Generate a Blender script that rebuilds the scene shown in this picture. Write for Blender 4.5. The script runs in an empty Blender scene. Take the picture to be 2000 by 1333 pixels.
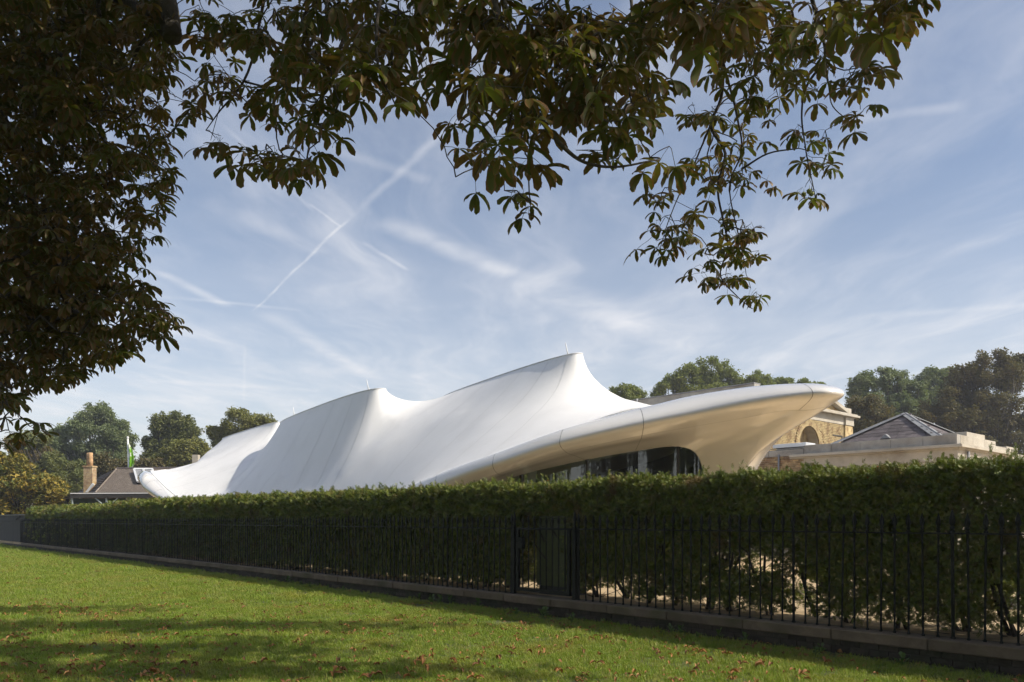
import bpy, bmesh, math, random
import numpy as np
from mathutils import Vector, Matrix, Euler, noise
from mathutils.geometry import delaunay_2d_cdt

random.seed(7)
rng = np.random.default_rng(7)
SC = bpy.context.scene
COL = SC.collection
PI = math.pi
R = math.radians

# ------------------------------------------------------------------ camera
F = 1550.0                      # focal length in pixels of a 2000 px wide frame
EYE = 1.60
HOR = 1016.0
cam_d = bpy.data.cameras.new("camera")
cam = bpy.data.objects.new("camera", cam_d)
COL.objects.link(cam)
cam.location = (0, 0, EYE)
cam.rotation_euler = (R(90), 0, 0)
cam_d.sensor_width = 36
cam_d.lens = 36 * F / 2000
cam_d.shift_y = (HOR - 666.5) / 2000
cam_d.clip_start = 0.1
cam_d.clip_end = 5000
SC.camera = cam

# ------------------------------------------------------------------ light
SUN_AZ = R(-17.5)               # from +X towards -Y
SUN_EL = R(40)
S = Vector((math.cos(SUN_EL) * math.cos(SUN_AZ), math.cos(SUN_EL) * math.sin(SUN_AZ), math.sin(SUN_EL)))
sun_d = bpy.data.lights.new("sun", 'SUN')
sun_d.energy = 4.8
sun_d.angle = R(0.55)
sun_d.color = (1.0, 0.92, 0.78)
sun = bpy.data.objects.new("sun", sun_d)
COL.objects.link(sun)
sun.rotation_euler = S.to_track_quat('Z', 'Y').to_euler()
sun.location = S * 50

SC.view_settings.view_transform = 'Standard'
SC.view_settings.look = 'None'
SC.view_settings.exposure = 0.14
SC.view_settings.gamma = 1
SC.view_settings.use_curve_mapping = False
SC.cycles.max_bounces = 7
SC.cycles.diffuse_bounces = 3
SC.cycles.glossy_bounces = 4
SC.cycles.transmission_bounces = 6
SC.cycles.transparent_max_bounces = 12
SC.cycles.use_denoising = True
SC.cycles.use_adaptive_sampling = True
SC.cycles.adaptive_threshold = 0.03


# ------------------------------------------------------------------ node helpers
class NT:
    def __init__(s, tree):
        s.t = tree

    def n(s, typ, props=None, **inp):
        nd = s.t.nodes.new(typ)
        for k, v in (props or {}).items():
            setattr(nd, k, v)
        for k, v in inp.items():
            key = k.replace('__', ' ')
            if key.startswith('i') and key[1:].isdigit():
                key = int(key[1:])
            s.set(nd.inputs[key], v)
        return nd

    def set(s, sock, v):
        if hasattr(v, 'is_output') or isinstance(v, bpy.types.NodeSocket):
            s.t.links.new(v, sock)
        elif isinstance(v, bpy.types.Node):
            s.t.links.new(v.outputs[0], sock)
        else:
            sock.default_value = v

    def m(s, op, a, b=0.0, c=0.0, clamp=False):
        nd = s.t.nodes.new('ShaderNodeMath')
        nd.operation = op
        nd.use_clamp = clamp
        s.set(nd.inputs[0], a); s.set(nd.inputs[1], b); s.set(nd.inputs[2], c)
        return nd.outputs[0]

    def vm(s, op, a, b=(0, 0, 0)):
        nd = s.t.nodes.new('ShaderNodeVectorMath')
        nd.operation = op
        s.set(nd.inputs[0], a)
        if op == 'SCALE':
            s.set(nd.inputs['Scale'], b)
        else:
            s.set(nd.inputs[1], b)
        return nd.outputs['Value'] if op in ('DOT_PRODUCT', 'LENGTH', 'DISTANCE') else nd.outputs['Vector']

    def mix(s, f, a, b, typ='RGBA', blend='MIX'):
        nd = s.t.nodes.new('ShaderNodeMix')
        nd.data_type = typ
        if typ == 'RGBA':
            nd.blend_type = blend
            s.set(nd.inputs[0], f); s.set(nd.inputs[6], a); s.set(nd.inputs[7], b)
            return nd.outputs[2]
        s.set(nd.inputs[0], f); s.set(nd.inputs[2], a); s.set(nd.inputs[3], b)
        return nd.outputs[0]

    def ss(s, v, lo, hi, a=0.0, b=1.0):
        nd = s.t.nodes.new('ShaderNodeMapRange')
        nd.interpolation_type = 'SMOOTHSTEP'
        s.set(nd.inputs[0], v); s.set(nd.inputs[1], lo); s.set(nd.inputs[2], hi); s.set(nd.inputs[3], a); s.set(nd.inputs[4], b)
        return nd.outputs[0]


def c4(c):
    return (c[0], c[1], c[2], 1.0)


# ------------------------------------------------------------------ sky
world = bpy.data.worlds.new("World")
SC.world = world
world.use_nodes = True
wt = world.node_tree
wt.nodes.clear()
w = NT(wt)
sky = w.n('ShaderNodeTexSky', {'sky_type': 'NISHITA', 'sun_disc': False, 'sun_elevation': SUN_EL,
                               'sun_rotation': R(90) - SUN_AZ, 'altitude': 0, 'air_density': 1.0,
                               'dust_density': 1.3, 'ozone_density': 1.6})
geo = w.n('ShaderNodeTexCoord')
dirv = w.vm('NORMALIZE', geo.outputs['Generated'])
sep = w.n('ShaderNodeSeparateXYZ', None, Vector=dirv)
dz = w.m('MAXIMUM', sep.outputs[2], 0.03)
px = w.m('DIVIDE', sep.outputs[0], dz)
py = w.m('DIVIDE', sep.outputs[1], dz)
plane = w.n('ShaderNodeCombineXYZ', None, X=px, Y=py, Z=0.0).outputs[0]
# thin high cloud: two stretched noise layers on a flat layer overhead
warp = w.n('ShaderNodeTexNoise', {'noise_dimensions': '3D'}, Vector=plane, Scale=0.7, Detail=3.0)
wv = w.vm('SCALE', w.vm('SUBTRACT', warp.outputs['Color'], (0.5, 0.5, 0.5)), 0.9)
pl2 = w.vm('ADD', plane, wv)


def cirrus(rot, sc, scale, det, lo, hi, off):
    mp = w.n('ShaderNodeMapping', None, Vector=pl2, Location=off, Rotation=(0, 0, R(rot)), Scale=sc)
    nz = w.n('ShaderNodeTexNoise', None, Vector=mp.outputs[0], Scale=scale, Detail=det, Roughness=0.62)
    return w.ss(nz.outputs['Fac'], lo, hi)


c1 = cirrus(24, (1.5, 0.42, 1), 1.3, 6.0, 0.40, 0.78, (3.1, 0.4, 0))
c2 = cirrus(-32, (1.5, 0.42, 1), 1.2, 6.0, 0.42, 0.80, (0.3, 7.4, 0))
c3 = cirrus(75, (0.6, 1.3, 1), 0.35, 4.0, 0.35, 0.75, (5.5, 2.2, 0))
cl = w.m('ADD', w.m('MULTIPLY', c1, 0.5), w.m('MULTIPLY', c2, 0.42))
cl = w.m('ADD', cl, w.m('MULTIPLY', c3, 0.25))

# vapour trails: segments on the same layer
tn = w.n('ShaderNodeTexNoise', None, Vector=plane, Scale=4.0, Detail=4.0)
trail_plane = w.vm('ADD', plane, w.vm('SCALE', w.vm('SUBTRACT', tn.outputs['Color'], (.5, .5, .5)), 0.028))
tn2 = w.n('ShaderNodeTexNoise', None, Vector=plane, Scale=5.0, Detail=4.0)
trail_tex = w.ss(tn2.outputs['Fac'], 0.25, 0.65, 0.35, 1.0)


def skyp(x, y):
    d = ((x - 1000) / F, 1.0, (HOR - y) / F)
    return Vector((d[0] / d[2], 1 / d[2], 0))


trails = [((490, 612), (700, 410), 5, .55), ((690, 420), (1000, 135), 14, .4), ((300, 525), (450, 602), 12, .55), ((300, 578), (600, 607), 5, .35),
          ((500, 600), (740, 745), 20, .45), ((730, 425), (1020, 545), 26, .65), ((980, 530), (1250, 640), 40, .35),
          ((600, 395), (668, 445), 4, .4), ((705, 472), (800, 530), 6, .5), ((640, 285), (850, 358), 16, .28),
          ((478, 660), (477, 790), 4, .22), ((260, 742), (640, 765), 7, .28), ((380, 380), (640, 500), 22, .3), ((1650, 235), (1900, 205), 16, .3),
          ((1660, 620), (2100, 590), 10, .3), ((1030, 560), (1400, 690), 45, .28), ((560, 290), (700, 430), 12, .2), ((430, 240), (620, 420), 6, .25)]
for a, b, wpx, k in trails:
    A, B_ = skyp(*a), skyp(*b)
    mx, my = (a[0] + b[0]) / 2, (a[1] + b[1]) / 2
    L = math.hypot(b[0] - a[0], b[1] - a[1]); nx, ny = -(b[1] - a[1]) / L, (b[0] - a[0]) / L
    m0 = skyp(mx, my); m1 = skyp(mx + nx * wpx, my + ny * wpx)
    abv = B_ - A; abn = abv.normalized(); dv = m1 - m0
    wid = max((dv - abn * dv.dot(abn)).length, 0.01)
    mp = w.n('ShaderNodeMapping', {'vector_type': 'TEXTURE'}, Vector=trail_plane, Location=A, Rotation=(0, 0, math.atan2(abv.y, abv.x)), Scale=(abv.length, wid, 1))
    sp_ = w.n('ShaderNodeSeparateXYZ', None, Vector=mp.outputs[0])
    ed = w.ss(w.m('ABSOLUTE', w.m('SUBTRACT', sp_.outputs[0], 0.5)), 0.36, 0.52, k * .8, 0.0)
    cl = w.m('MULTIPLY_ADD', ed, w.ss(w.m('ABSOLUTE', sp_.outputs[1]), 0.0, 1.0, trail_tex, 0.0), cl)
cl = w.m('MULTIPLY', w.m('MINIMUM', cl, 1.0), w.ss(sep.outputs[2], 0.0, 0.12, 0.55, 1.0))
cl = w.m('ADD', w.m('MULTIPLY', cl, 0.62), w.ss(sep.outputs[2], 0.0, 0.42, 0.44, 0.04))
skyb = w.mix(1.0, sky.outputs[0], (1.05, 1.0, 0.99, 1.0), blend='MULTIPLY')
skyc = w.mix(cl, skyb, (7.0, 6.95, 7.1, 1.0))
bg = w.n('ShaderNodeBackground', None, Color=skyc, Strength=0.125)
world.cycles.sampling_method = 'MANUAL'
world.cycles.sample_map_resolution = 256
wo = w.n('ShaderNodeOutputWorld', None, Surface=bg.outputs[0])

# ------------------------------------------------------------------ place: the railing line is the ruler of the site
F0 = Vector((5.27, 8.17, 0))
D = Vector((-0.666, 0.746, 0))     # along the railing, away to the left
B = Vector((0.746, 0.666, 0))      # away from the lawn, square to the railing
FA = math.atan2(D.y, D.x)


def W(t, off, z=0.0):
    p = F0 + D * t + B * off
    return Vector((p.x, p.y, z))


def Q(x, y, off):
    u = x - 1000
    Y = (off + B.dot(F0)) / (B.y + B.x * u / F)
    return Vector((u / F * Y, Y, EYE + (HOR - y) / F * Y))


def Qz(x, off, z):
    p = Q(x, HOR, off); p.z = z
    return p


def P(x, y, Y):
    return Vector(((x - 1000) / F * Y, Y, EYE + (HOR - y) / F * Y))


def proj(p):
    return (1000 + F * p[0] / p[1], HOR - (p[2] - EYE) / p[1] * F)


# ------------------------------------------------------------------ mesh helpers
class MB:
    def __init__(s):
        s.v = []; s.f = []; s.uv = None

    def box(s, c, size, ax=None, taper=1.0):
        X, Y, Z = ax if ax else (Vector((1, 0, 0)), Vector((0, 1, 0)), Vector((0, 0, 1)))
        c = Vector(c); hx, hy, hz = size[0] / 2, size[1] / 2, size[2] / 2
        b = len(s.v)
        for sz in (-1, 1):
            k = taper if sz > 0 else 1.0
            for sx, sy in ((-1, -1), (1, -1), (1, 1), (-1, 1)):
                s.v.append(c + X * (sx * hx * k) + Y * (sy * hy * k) + Z * (sz * hz))
        s.f += [(b, b + 3, b + 2, b + 1), (b + 4, b + 5, b + 6, b + 7), (b, b + 1, b + 5, b + 4), (b + 1, b + 2, b + 6, b + 5),
                (b + 2, b + 3, b + 7, b + 6), (b + 3, b, b + 4, b + 7)]
        return s

    def tube(s, path, rad, n=6, cap=True):
        path = [Vector(p) for p in path]
        if not hasattr(rad, '__len__'):
            rad = [rad] * len(path)
        b = len(s.v)
        up = Vector((0.31, 0.17, 0.93))
        for i, p in enumerate(path):
            t = (path[min(i + 1, len(path) - 1)] - path[max(i - 1, 0)])
            if t.length < 1e-9:
                t = Vector((0, 0, 1))
            t.normalize()
            a = t.cross(up)
            if a.length < 1e-3:
                a = t.cross(Vector((1, 0, 0)))
            a.normalize(); c = t.cross(a)
            for k in range(n):
                an = 2 * PI * k / n
                s.v.append(p + (a * math.cos(an) + c * math.sin(an)) * rad[i])
        for i in range(len(path) - 1):
            for k in range(n):
                k2 = (k + 1) % n
                s.f.append((b + i * n + k, b + i * n + k2, b + (i + 1) * n + k2, b + (i + 1) * n + k))
        if cap:
            s.f.append(tuple(b + k for k in range(n))[::-1])
            e = b + (len(path) - 1) * n
            s.f.append(tuple(e + k for k in range(n)))
        return s

    def lathe(s, prof, n=10, c=(0, 0, 0), sq=None):
        b = len(s.v); c = Vector(c)
        for r, z in prof:
            for k in range(n):
                an = 2 * PI * k / n
                s.v.append(c + Vector((r * math.cos(an), r * math.sin(an) * (sq or 1), z)))
        for i in range(len(prof) - 1):
            for k in range(n):
                k2 = (k + 1) % n
                s.f.append((b + i * n + k, b + i * n + k2, b + (i + 1) * n + k2, b + (i + 1) * n + k))
        s.f.append(tuple(b + k for k in range(n))[::-1])
        e = b + (len(prof) - 1) * n
        s.f.append(tuple(e + k for k in range(n)))
        return s

    def grid(s, rows, closed=False):
        b = len(s.v); nr = len(rows); nc = len(rows[0])
        for r in rows:
            s.v += [Vector(p) for p in r]
        for i in range(nr if closed else nr - 1):
            i2 = (i + 1) % nr
            for j in range(nc - 1):
                s.f.append((b + i * nc + j, b + i2 * nc + j, b + i2 * nc + j + 1, b + i * nc + j + 1))
        return s

    def poly(s, pts):
        b = len(s.v)
        s.v += [Vector(p) for p in pts]
        s.f.append(tuple(range(b, b + len(pts))))
        return s

    def prism(s, pts, d):
        """extrude a planar outline by vector d"""
        b = len(s.v); n = len(pts); d = Vector(d)
        s.v += [Vector(p) for p in pts] + [Vector(p) + d for p in pts]
        s.f.append(tuple(range(b, b + n))[::-1]); s.f.append(tuple(range(b + n, b + 2 * n)))
        for k in range(n):
            k2 = (k + 1) % n
            s.f.append((b + k, b + k2, b + n + k2, b + n + k))
        return s

    def mesh(s, name, mat=None, smooth=False, recalc=True, bevel=0):
        me = bpy.data.meshes.new(name)
        me.from_pydata([tuple(v) for v in s.v], [], s.f)
        if recalc or bevel:
            bm = bmesh.new(); bm.from_mesh(me)
            if recalc:
                bmesh.ops.recalc_face_normals(bm, faces=bm.faces)
            if bevel:
                bmesh.ops.bevel(bm, geom=list(bm.edges), offset=bevel, segments=1, affect='EDGES', profile=0.5)
            bm.to_mesh(me); bm.free()
        if mat:
            me.materials.append(mat)
        if smooth:
            me.polygons.foreach_set('use_smooth', [True] * len(me.polygons))
        me.update()
        return me


def link(name, me, parent=None, loc=None, rot=None, scale=None):
    o = bpy.data.objects.new(name, me)
    COL.objects.link(o)
    if parent is not None:
        o.parent = parent
        if parent.type == 'EMPTY':
            o.matrix_parent_inverse = Matrix.Translation(-parent.location)
    if loc is not None:
        o.location = loc
    if rot is not None:
        o.rotation_euler = rot
    if scale is not None:
        o.scale = scale if hasattr(scale, '__len__') else (scale,) * 3
    return o


def tag(o, label=None, cat=None, group=None, kind=None):
    if label: o['label'] = label
    if cat: o['category'] = cat
    if group: o['group'] = group
    if kind: o['kind'] = kind
    return o


def thing(name, loc, label, cat, group=None):
    o = bpy.data.objects.new(name, None)
    COL.objects.link(o)
    o.location = loc
    o.empty_display_size = 0.3
    return tag(o, label, cat, group)


# ------------------------------------------------------------------ materials
def mat(name, color, rough=0.6, var=0.0, vscale=3.0, col2=None, c2scale=1.0, c2lo=0.45, c2hi=0.65, bump=0.0, bscale=30.0,
        spec=0.5, metal=0.0, coat=0.0, coord='Object', transl=0.0, rnd=0.0, detail=6.0, stretch=None):
    m = bpy.data.materials.new(name)
    m.use_nodes = True
    t = m.node_tree; t.nodes.clear(); n = NT(t)
    out = n.n('ShaderNodeOutputMaterial')
    tc = n.n('ShaderNodeTexCoord').outputs[coord] if coord in ('Object', 'Generated', 'UV') else n.n('ShaderNodeNewGeometry').outputs['Position']
    if stretch:
        tc = n.n('ShaderNodeMapping', None, Vector=tc, Scale=stretch).outputs[0]
    col = c4(color)
    if col2:
        nz = n.n('ShaderNodeTexNoise', None, Vector=tc, Scale=c2scale, Detail=detail, Roughness=0.6)
        col = n.mix(n.ss(nz.outputs['Fac'], c2lo, c2hi), c4(color), c4(col2))
    if var:
        nz = n.n('ShaderNodeTexNoise', None, Vector=tc, Scale=vscale, Detail=detail, Roughness=0.65)
        f = n.ss(nz.outputs['Fac'], 0.25, 0.75, 1 - var, 1 + var)
        col = n.mix(1.0, col, n.n('ShaderNodeCombineColor', None, i0=f, i1=f, i2=f).outputs[0], blend='MULTIPLY')
    if rnd:
        oi = n.n('ShaderNodeObjectInfo')
        f = n.ss(oi.outputs['Random'], 0.0, 1.0, 1 - rnd, 1 + rnd)
        col = n.mix(1.0, col, n.n('ShaderNodeCombineColor', None, i0=f, i1=f, i2=f).outputs[0], blend='MULTIPLY')
    p = n.n('ShaderNodeBsdfPrincipled', None, Base__Color=col, Roughness=rough, Metallic=metal)
    p.inputs['Specular IOR Level'].default_value = spec
    if coat:
        p.inputs['Coat Weight'].default_value = coat
        p.inputs['Coat Roughness'].default_value = 0.12
    if bump:
        nz = n.n('ShaderNodeTexNoise', None, Vector=tc, Scale=bscale, Detail=5.0)
        bp = n.n('ShaderNodeBump', None, Strength=bump, Distance=0.02, Height=nz.outputs['Fac'])
        t.links.new(bp.outputs[0], p.inputs['Normal'])
    sh = p.outputs[0]
    if transl:
        tr = n.n('ShaderNodeBsdfTranslucent', None, Color=col)
        sh = n.n('ShaderNodeMixShader', None, i0=transl, i1=sh, i2=tr.outputs[0]).outputs[0]
    t.links.new(sh, out.inputs[0])
    return m


def leafmat(name, cols, rough=0.5, transl=0.3, edge=None, spot=None, spec=0.4, patch=None, pscale=1.0, plo=.5, phi=.7):
    """leaf colour picked per leaf from a ramp, optional dry edge on the uv"""
    m = bpy.data.materials.new(name)
    m.use_nodes = True
    t = m.node_tree; t.nodes.clear(); n = NT(t)
    out = n.n('ShaderNodeOutputMaterial')
    oi = n.n('ShaderNodeObjectInfo')
    rp = n.n('ShaderNodeValToRGB', None, Fac=oi.outputs['Random'])
    el = rp.color_ramp.elements
    for i, c in enumerate(cols):
        pos = i / max(1, len(cols) - 1)
        if i < 2:
            e = el[i]; e.position = pos
        else:
            e = el.new(pos)
        e.color = c4(c)
    if len(cols) > 2:
        pass
    col = rp.outputs[0]
    pos = n.n('ShaderNodeNewGeometry').outputs['Position']
    if patch:
        nz = n.n('ShaderNodeTexNoise', None, Vector=pos, Scale=pscale, Detail=4.0)
        col = n.mix(n.ss(nz.outputs['Fac'], plo, phi), col, c4(patch))
    if edge:
        uv = n.n('ShaderNodeTexCoord').outputs['UV']
        sp = n.n('ShaderNodeSeparateXYZ', None, Vector=uv)
        e1 = n.m('ABSOLUTE', n.m('SUBTRACT', sp.outputs[0], 0.5))
        nz = n.n('ShaderNodeTexNoise', None, Vector=pos, Scale=22.0, Detail=3.0)
        ef = n.m('ADD', n.m('ADD', n.m('MULTIPLY', e1, 0.9), n.m('MULTIPLY', sp.outputs[1], 0.45)), n.m('MULTIPLY', nz.outputs['Fac'], 0.7))
        ef = n.m('ADD', ef, n.m('MULTIPLY', oi.outputs['Random'], 0.25))
        col = n.mix(n.ss(ef, 0.98, 1.2), col, c4(edge))
    if spot:
        nz = n.n('ShaderNodeTexNoise', None, Vector=pos, Scale=55.0, Detail=2.0)
        col = n.mix(n.ss(nz.outputs['Fac'], 0.6, 0.68), col, c4(spot))
    p = n.n('ShaderNodeBsdfPrincipled', None, Base__Color=col, Roughness=rough)
    p.inputs['Specular IOR Level'].default_value = spec
    tr = n.n('ShaderNodeBsdfTranslucent', None, Color=n.mix(1.0, col, (1.0, 1.1, 0.5, 1), blend='MULTIPLY'))
    sh = n.n('ShaderNodeMixShader', None, i0=transl, i1=p.outputs[0], i2=tr.outputs[0])
    t.links.new(sh.outputs[0], out.inputs[0])
    return m


M = {}
M['lawn'] = mat('lawn_soil', (0.09, 0.11, 0.028), 0.9, 0.35, 2.5, (0.07, 0.055, 0.03), 6.0, 0.5, 0.75, coord='World', bump=0.6, bscale=60)
M['gravel'] = mat('gravel', (0.50, 0.375, 0.225), 0.9, 0.25, 6.0, (0.42, 0.32, 0.19), 0.6, coord='World', bump=0.7, bscale=90)
M['iron'] = mat('painted_iron', (0.011, 0.013, 0.011), 0.55, 0.3, 20.0, (0.028, 0.028, 0.018), 9.0, 0.55, 0.8, spec=0.15)
M['coping'] = mat('weathered_coping', (0.15, 0.115, 0.08), 0.95, 0.3, 5.0, (0.075, 0.068, 0.034), 2.5, 0.45, 0.7, bump=0.5, bscale=45, coord='World', rnd=0.1)
M['plinthbrick'] = mat('dark_plinth_brick', (0.055, 0.045, 0.035), 0.9, 0.35, 9.0, (0.035, 0.04, 0.022), 2.0, 0.45, 0.65, bump=0.6, bscale=60, coord='World', rnd=0.3)  # very dark brown brick with greenish patches
M['mortar'] = mat('mortar', (0.045, 0.04, 0.03), 0.95, 0.2, 12.0, coord='World')
M['bark'] = mat('bark', (0.042, 0.035, 0.026), 0.9, 0.35, 9.0, (0.065, 0.058, 0.042), 3.0, bump=0.8, bscale=35, coord='World')
M['twig'] = mat('twig_bark', (0.05, 0.042, 0.032), 0.8, 0.3, 14.0, coord='World', bump=0.4)
M['membrane'] = mat('tensile_membrane', (0.79, 0.785, 0.775), 0.55, 0.03, 2.2, (0.715, 0.71, 0.70), 1.1, 0.48, 0.75, coord='World', spec=0.3, stretch=(1, 1, .22), bump=0.06, bscale=1.6)
M['seam'] = mat('membrane_seam', (0.66, 0.66, 0.65), 0.6, 0.05, 3.0, coord='World')
M['rim'] = mat('rim_metal', (0.62, 0.63, 0.64), 0.45)
M['grp'] = mat('edge_shell_paint', (0.80, 0.775, 0.73), 0.2, 0.03, 0.8, coord='World', coat=1.0)
M['groove'] = mat('joint_shadow_gap', (0.10, 0.095, 0.085), 0.8)
M['trim'] = mat('clamp_trim', (0.82, 0.82, 0.82), 0.5, 0.08, 9.0, coord='World')
M['darkmetal'] = mat('dark_metal', (0.03, 0.032, 0.034), 0.4, metal=0.3)
M['stone'] = mat('portland_stone', (0.47, 0.43, 0.36), 0.85, 0.14, 1.6, (0.33, 0.285, 0.22), 0.9, 0.48, 0.72, coord='World', bump=0.25, bscale=30)
M['stonedark'] = mat('dark_grey_stone', (0.36, 0.345, 0.315), 0.9, 0.2, 1.8, (0.24, 0.22, 0.19), 0.8, 0.4, 0.75, coord='World', bump=0.3, bscale=25)  # darker, greyer stone for the parapet fronts and wall coping
M['brick'] = mat('stock_brick', (0.40, 0.29, 0.155), 0.9, 0.25, 7.0, (0.27, 0.165, 0.09), 3.2, 0.45, 0.6, coord='World', bump=0.3, rnd=0.28)
M['brick2'] = mat('yellow_stock_brick', (0.50, 0.385, 0.20), 0.9, 0.22, 5.0, (0.30, 0.20, 0.10), 2.9, 0.47, 0.6, coord='World', bump=0.3, rnd=0.25)
M['brickmortar'] = mat('brick_mortar', (0.52, 0.46, 0.36), 0.95, 0.15, 4.0, coord='World')
M['slate'] = mat('roof_slate', (0.12, 0.105, 0.108), 0.85, 0.25, 4.0, (0.16, 0.14, 0.14), 1.0, coord='World', rnd=0.22, spec=0.15)
M['lead'] = mat('lead_flashing', (0.25, 0.255, 0.265), 0.7, 0.2, 3.0, coord='World', spec=0.3)
M['tile'] = mat('old_roof_tile', (0.20, 0.165, 0.135), 0.9, 0.3, 9.0, (0.27, 0.235, 0.195), 2.0, 0.5, 0.75, coord='World', bump=0.5, bscale=20)
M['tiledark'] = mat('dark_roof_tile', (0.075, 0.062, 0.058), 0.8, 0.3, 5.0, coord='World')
M['white'] = mat('white_paint', (0.74, 0.75, 0.75), 0.45, 0.05, 3.0, coord='World')
M['darkwood'] = mat('dark_stained_wood', (0.032, 0.03, 0.027), 0.7, 0.4, 5.0, (0.09, 0.085, 0.075), 8.0, 0.6, 0.75, coord='World', stretch=(1, 1, 6))
M['fencewood'] = mat('grey_fence_wood', (0.03, 0.03, 0.028), 0.8, 0.3, 6.0, coord='World', rnd=0.2)
M['pot'] = mat('clay_pot', (0.50, 0.31, 0.16), 0.85, 0.15, 4.0, coord='World')
M['teal'] = mat('weathered_brace', (0.24, 0.29, 0.29), 0.7, 0.15, 4.0)
M['meshgreen'] = mat('green_screen', (0.02, 0.04, 0.032), 0.8)
M['cabinet'] = mat('green_cabinet', (0.075, 0.09, 0.026), 0.5, 0.2, 6.0)
M['interior'] = mat('interior_wall', (0.10, 0.075, 0.06), 0.9, 0.2, 3.0, coord='World')
M['conker'] = mat('conker_husk', (0.20, 0.22, 0.06), 0.6, 0.2, 20)
M['redberry'] = mat('yew_berry', (0.55, 0.04, 0.02), 0.4)
M['zinc'] = mat('plant_metal', (0.62, 0.64, 0.66), 0.4, 0.05, 3.0)

M['grass'] = leafmat('grass_blade', [(0.18, 0.265, 0.028), (0.225, 0.32, 0.036), (0.275, 0.355, 0.048), (0.37, 0.345, 0.11), (0.20, 0.285, 0.03)], 0.5, 0.4, spec=0.35,
                     patch=(0.33, 0.31, 0.06), pscale=0.8, plo=.48, phi=.78)
M['chestnut'] = leafmat('chestnut_leaf', [(0.070, 0.082, 0.016), (0.095, 0.108, 0.021), (0.13, 0.105, 0.026), (0.08, 0.092, 0.017), (0.175, 0.105, 0.032)], 0.5, 0.36,
                        edge=(0.17, 0.09, 0.036), spot=(0.13, 0.07, 0.026), spec=0.45)
M['litter'] = leafmat('fallen_leaf_brown', [(0.26, 0.115, 0.035), (0.36, 0.17, 0.055), (0.17, 0.075, 0.03), (0.42, 0.23, 0.09)], 0.7, 0.12)
M['yew'] = leafmat('yew_needles', [(0.080, 0.115, 0.019), (0.13, 0.17, 0.027), (0.22, 0.25, 0.044), (0.17, 0.145, 0.045)], 0.45, 0.18, spec=0.35,
                   patch=(0.17, 0.115, 0.045), pscale=2.0, plo=.57, phi=.72)
M['weed'] = leafmat('weed_leaf', [(0.07, 0.13, 0.03), (0.10, 0.16, 0.04)], 0.5, 0.3)


def treemat(name, cols):
    return leafmat(name, cols, 0.6, 0.25, spec=0.3)


def glassmat():
    m = bpy.data.materials.new('tinted_glass')
    m.use_nodes = True
    t = m.node_tree; t.nodes.clear(); n = NT(t)
    out = n.n('ShaderNodeOutputMaterial')
    tc = n.n('ShaderNodeNewGeometry').outputs['Position']
    mp = n.n('ShaderNodeMapping', None, Vector=tc, Scale=(5, 5, 0.25))
    nz = n.n('ShaderNodeTexNoise', None, Vector=mp.outputs[0], Scale=1.0, Detail=2.0)
    bp = n.n('ShaderNodeBump', None, Strength=0.12, Distance=0.06, Height=nz.outputs['Fac'])
    fr = n.n('ShaderNodeFresnel', None, IOR=1.75)
    tr = n.n('ShaderNodeBsdfTransparent', None, Color=(0.62, 0.68, 0.62, 1))
    gl = n.n('ShaderNodeBsdfGlossy', None, Color=(0.95, 0.97, 0.95, 1), Roughness=0.015, Normal=bp.outputs[0])
    mx = n.n('ShaderNodeMixShader', None, i0=n.m('ADD', n.m('MULTIPLY', fr.outputs[0], 0.9), 0.06), i1=tr.outputs[0], i2=gl.outputs[0])
    t.links.new(mx.outputs[0], out.inputs[0])
    return m


M['glass'] = glassmat()


def flagmat():
    m = bpy.data.materials.new('flag_cloth')
    m.use_nodes = True
    t = m.node_tree; t.nodes.clear(); n = NT(t)
    out = n.n('ShaderNodeOutputMaterial')
    tc = n.n('ShaderNodeTexCoord').outputs['Object']
    nz = n.n('ShaderNodeTexNoise', None, Vector=tc, Scale=3.2, Detail=1.0)
    col = n.mix(n.ss(nz.outputs['Fac'], 0.56, 0.6), (0.26, 0.58, 0.02, 1), (0.85, 0.9, 0.75, 1))
    p = n.n('ShaderNodeBsdfPrincipled', None, Base__Color=col, Roughness=0.7)
    tr = n.n('ShaderNodeBsdfTranslucent', None, Color=col)
    t.links.new(n.n('ShaderNodeMixShader', None, i0=0.4, i1=p.outputs[0], i2=tr.outputs[0]).outputs[0], out.inputs[0])
    return m


M['flag'] = flagmat()

# ------------------------------------------------------------------ scattering with geometry nodes (only for uncountable foliage and grass)
_groups = {}


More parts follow.
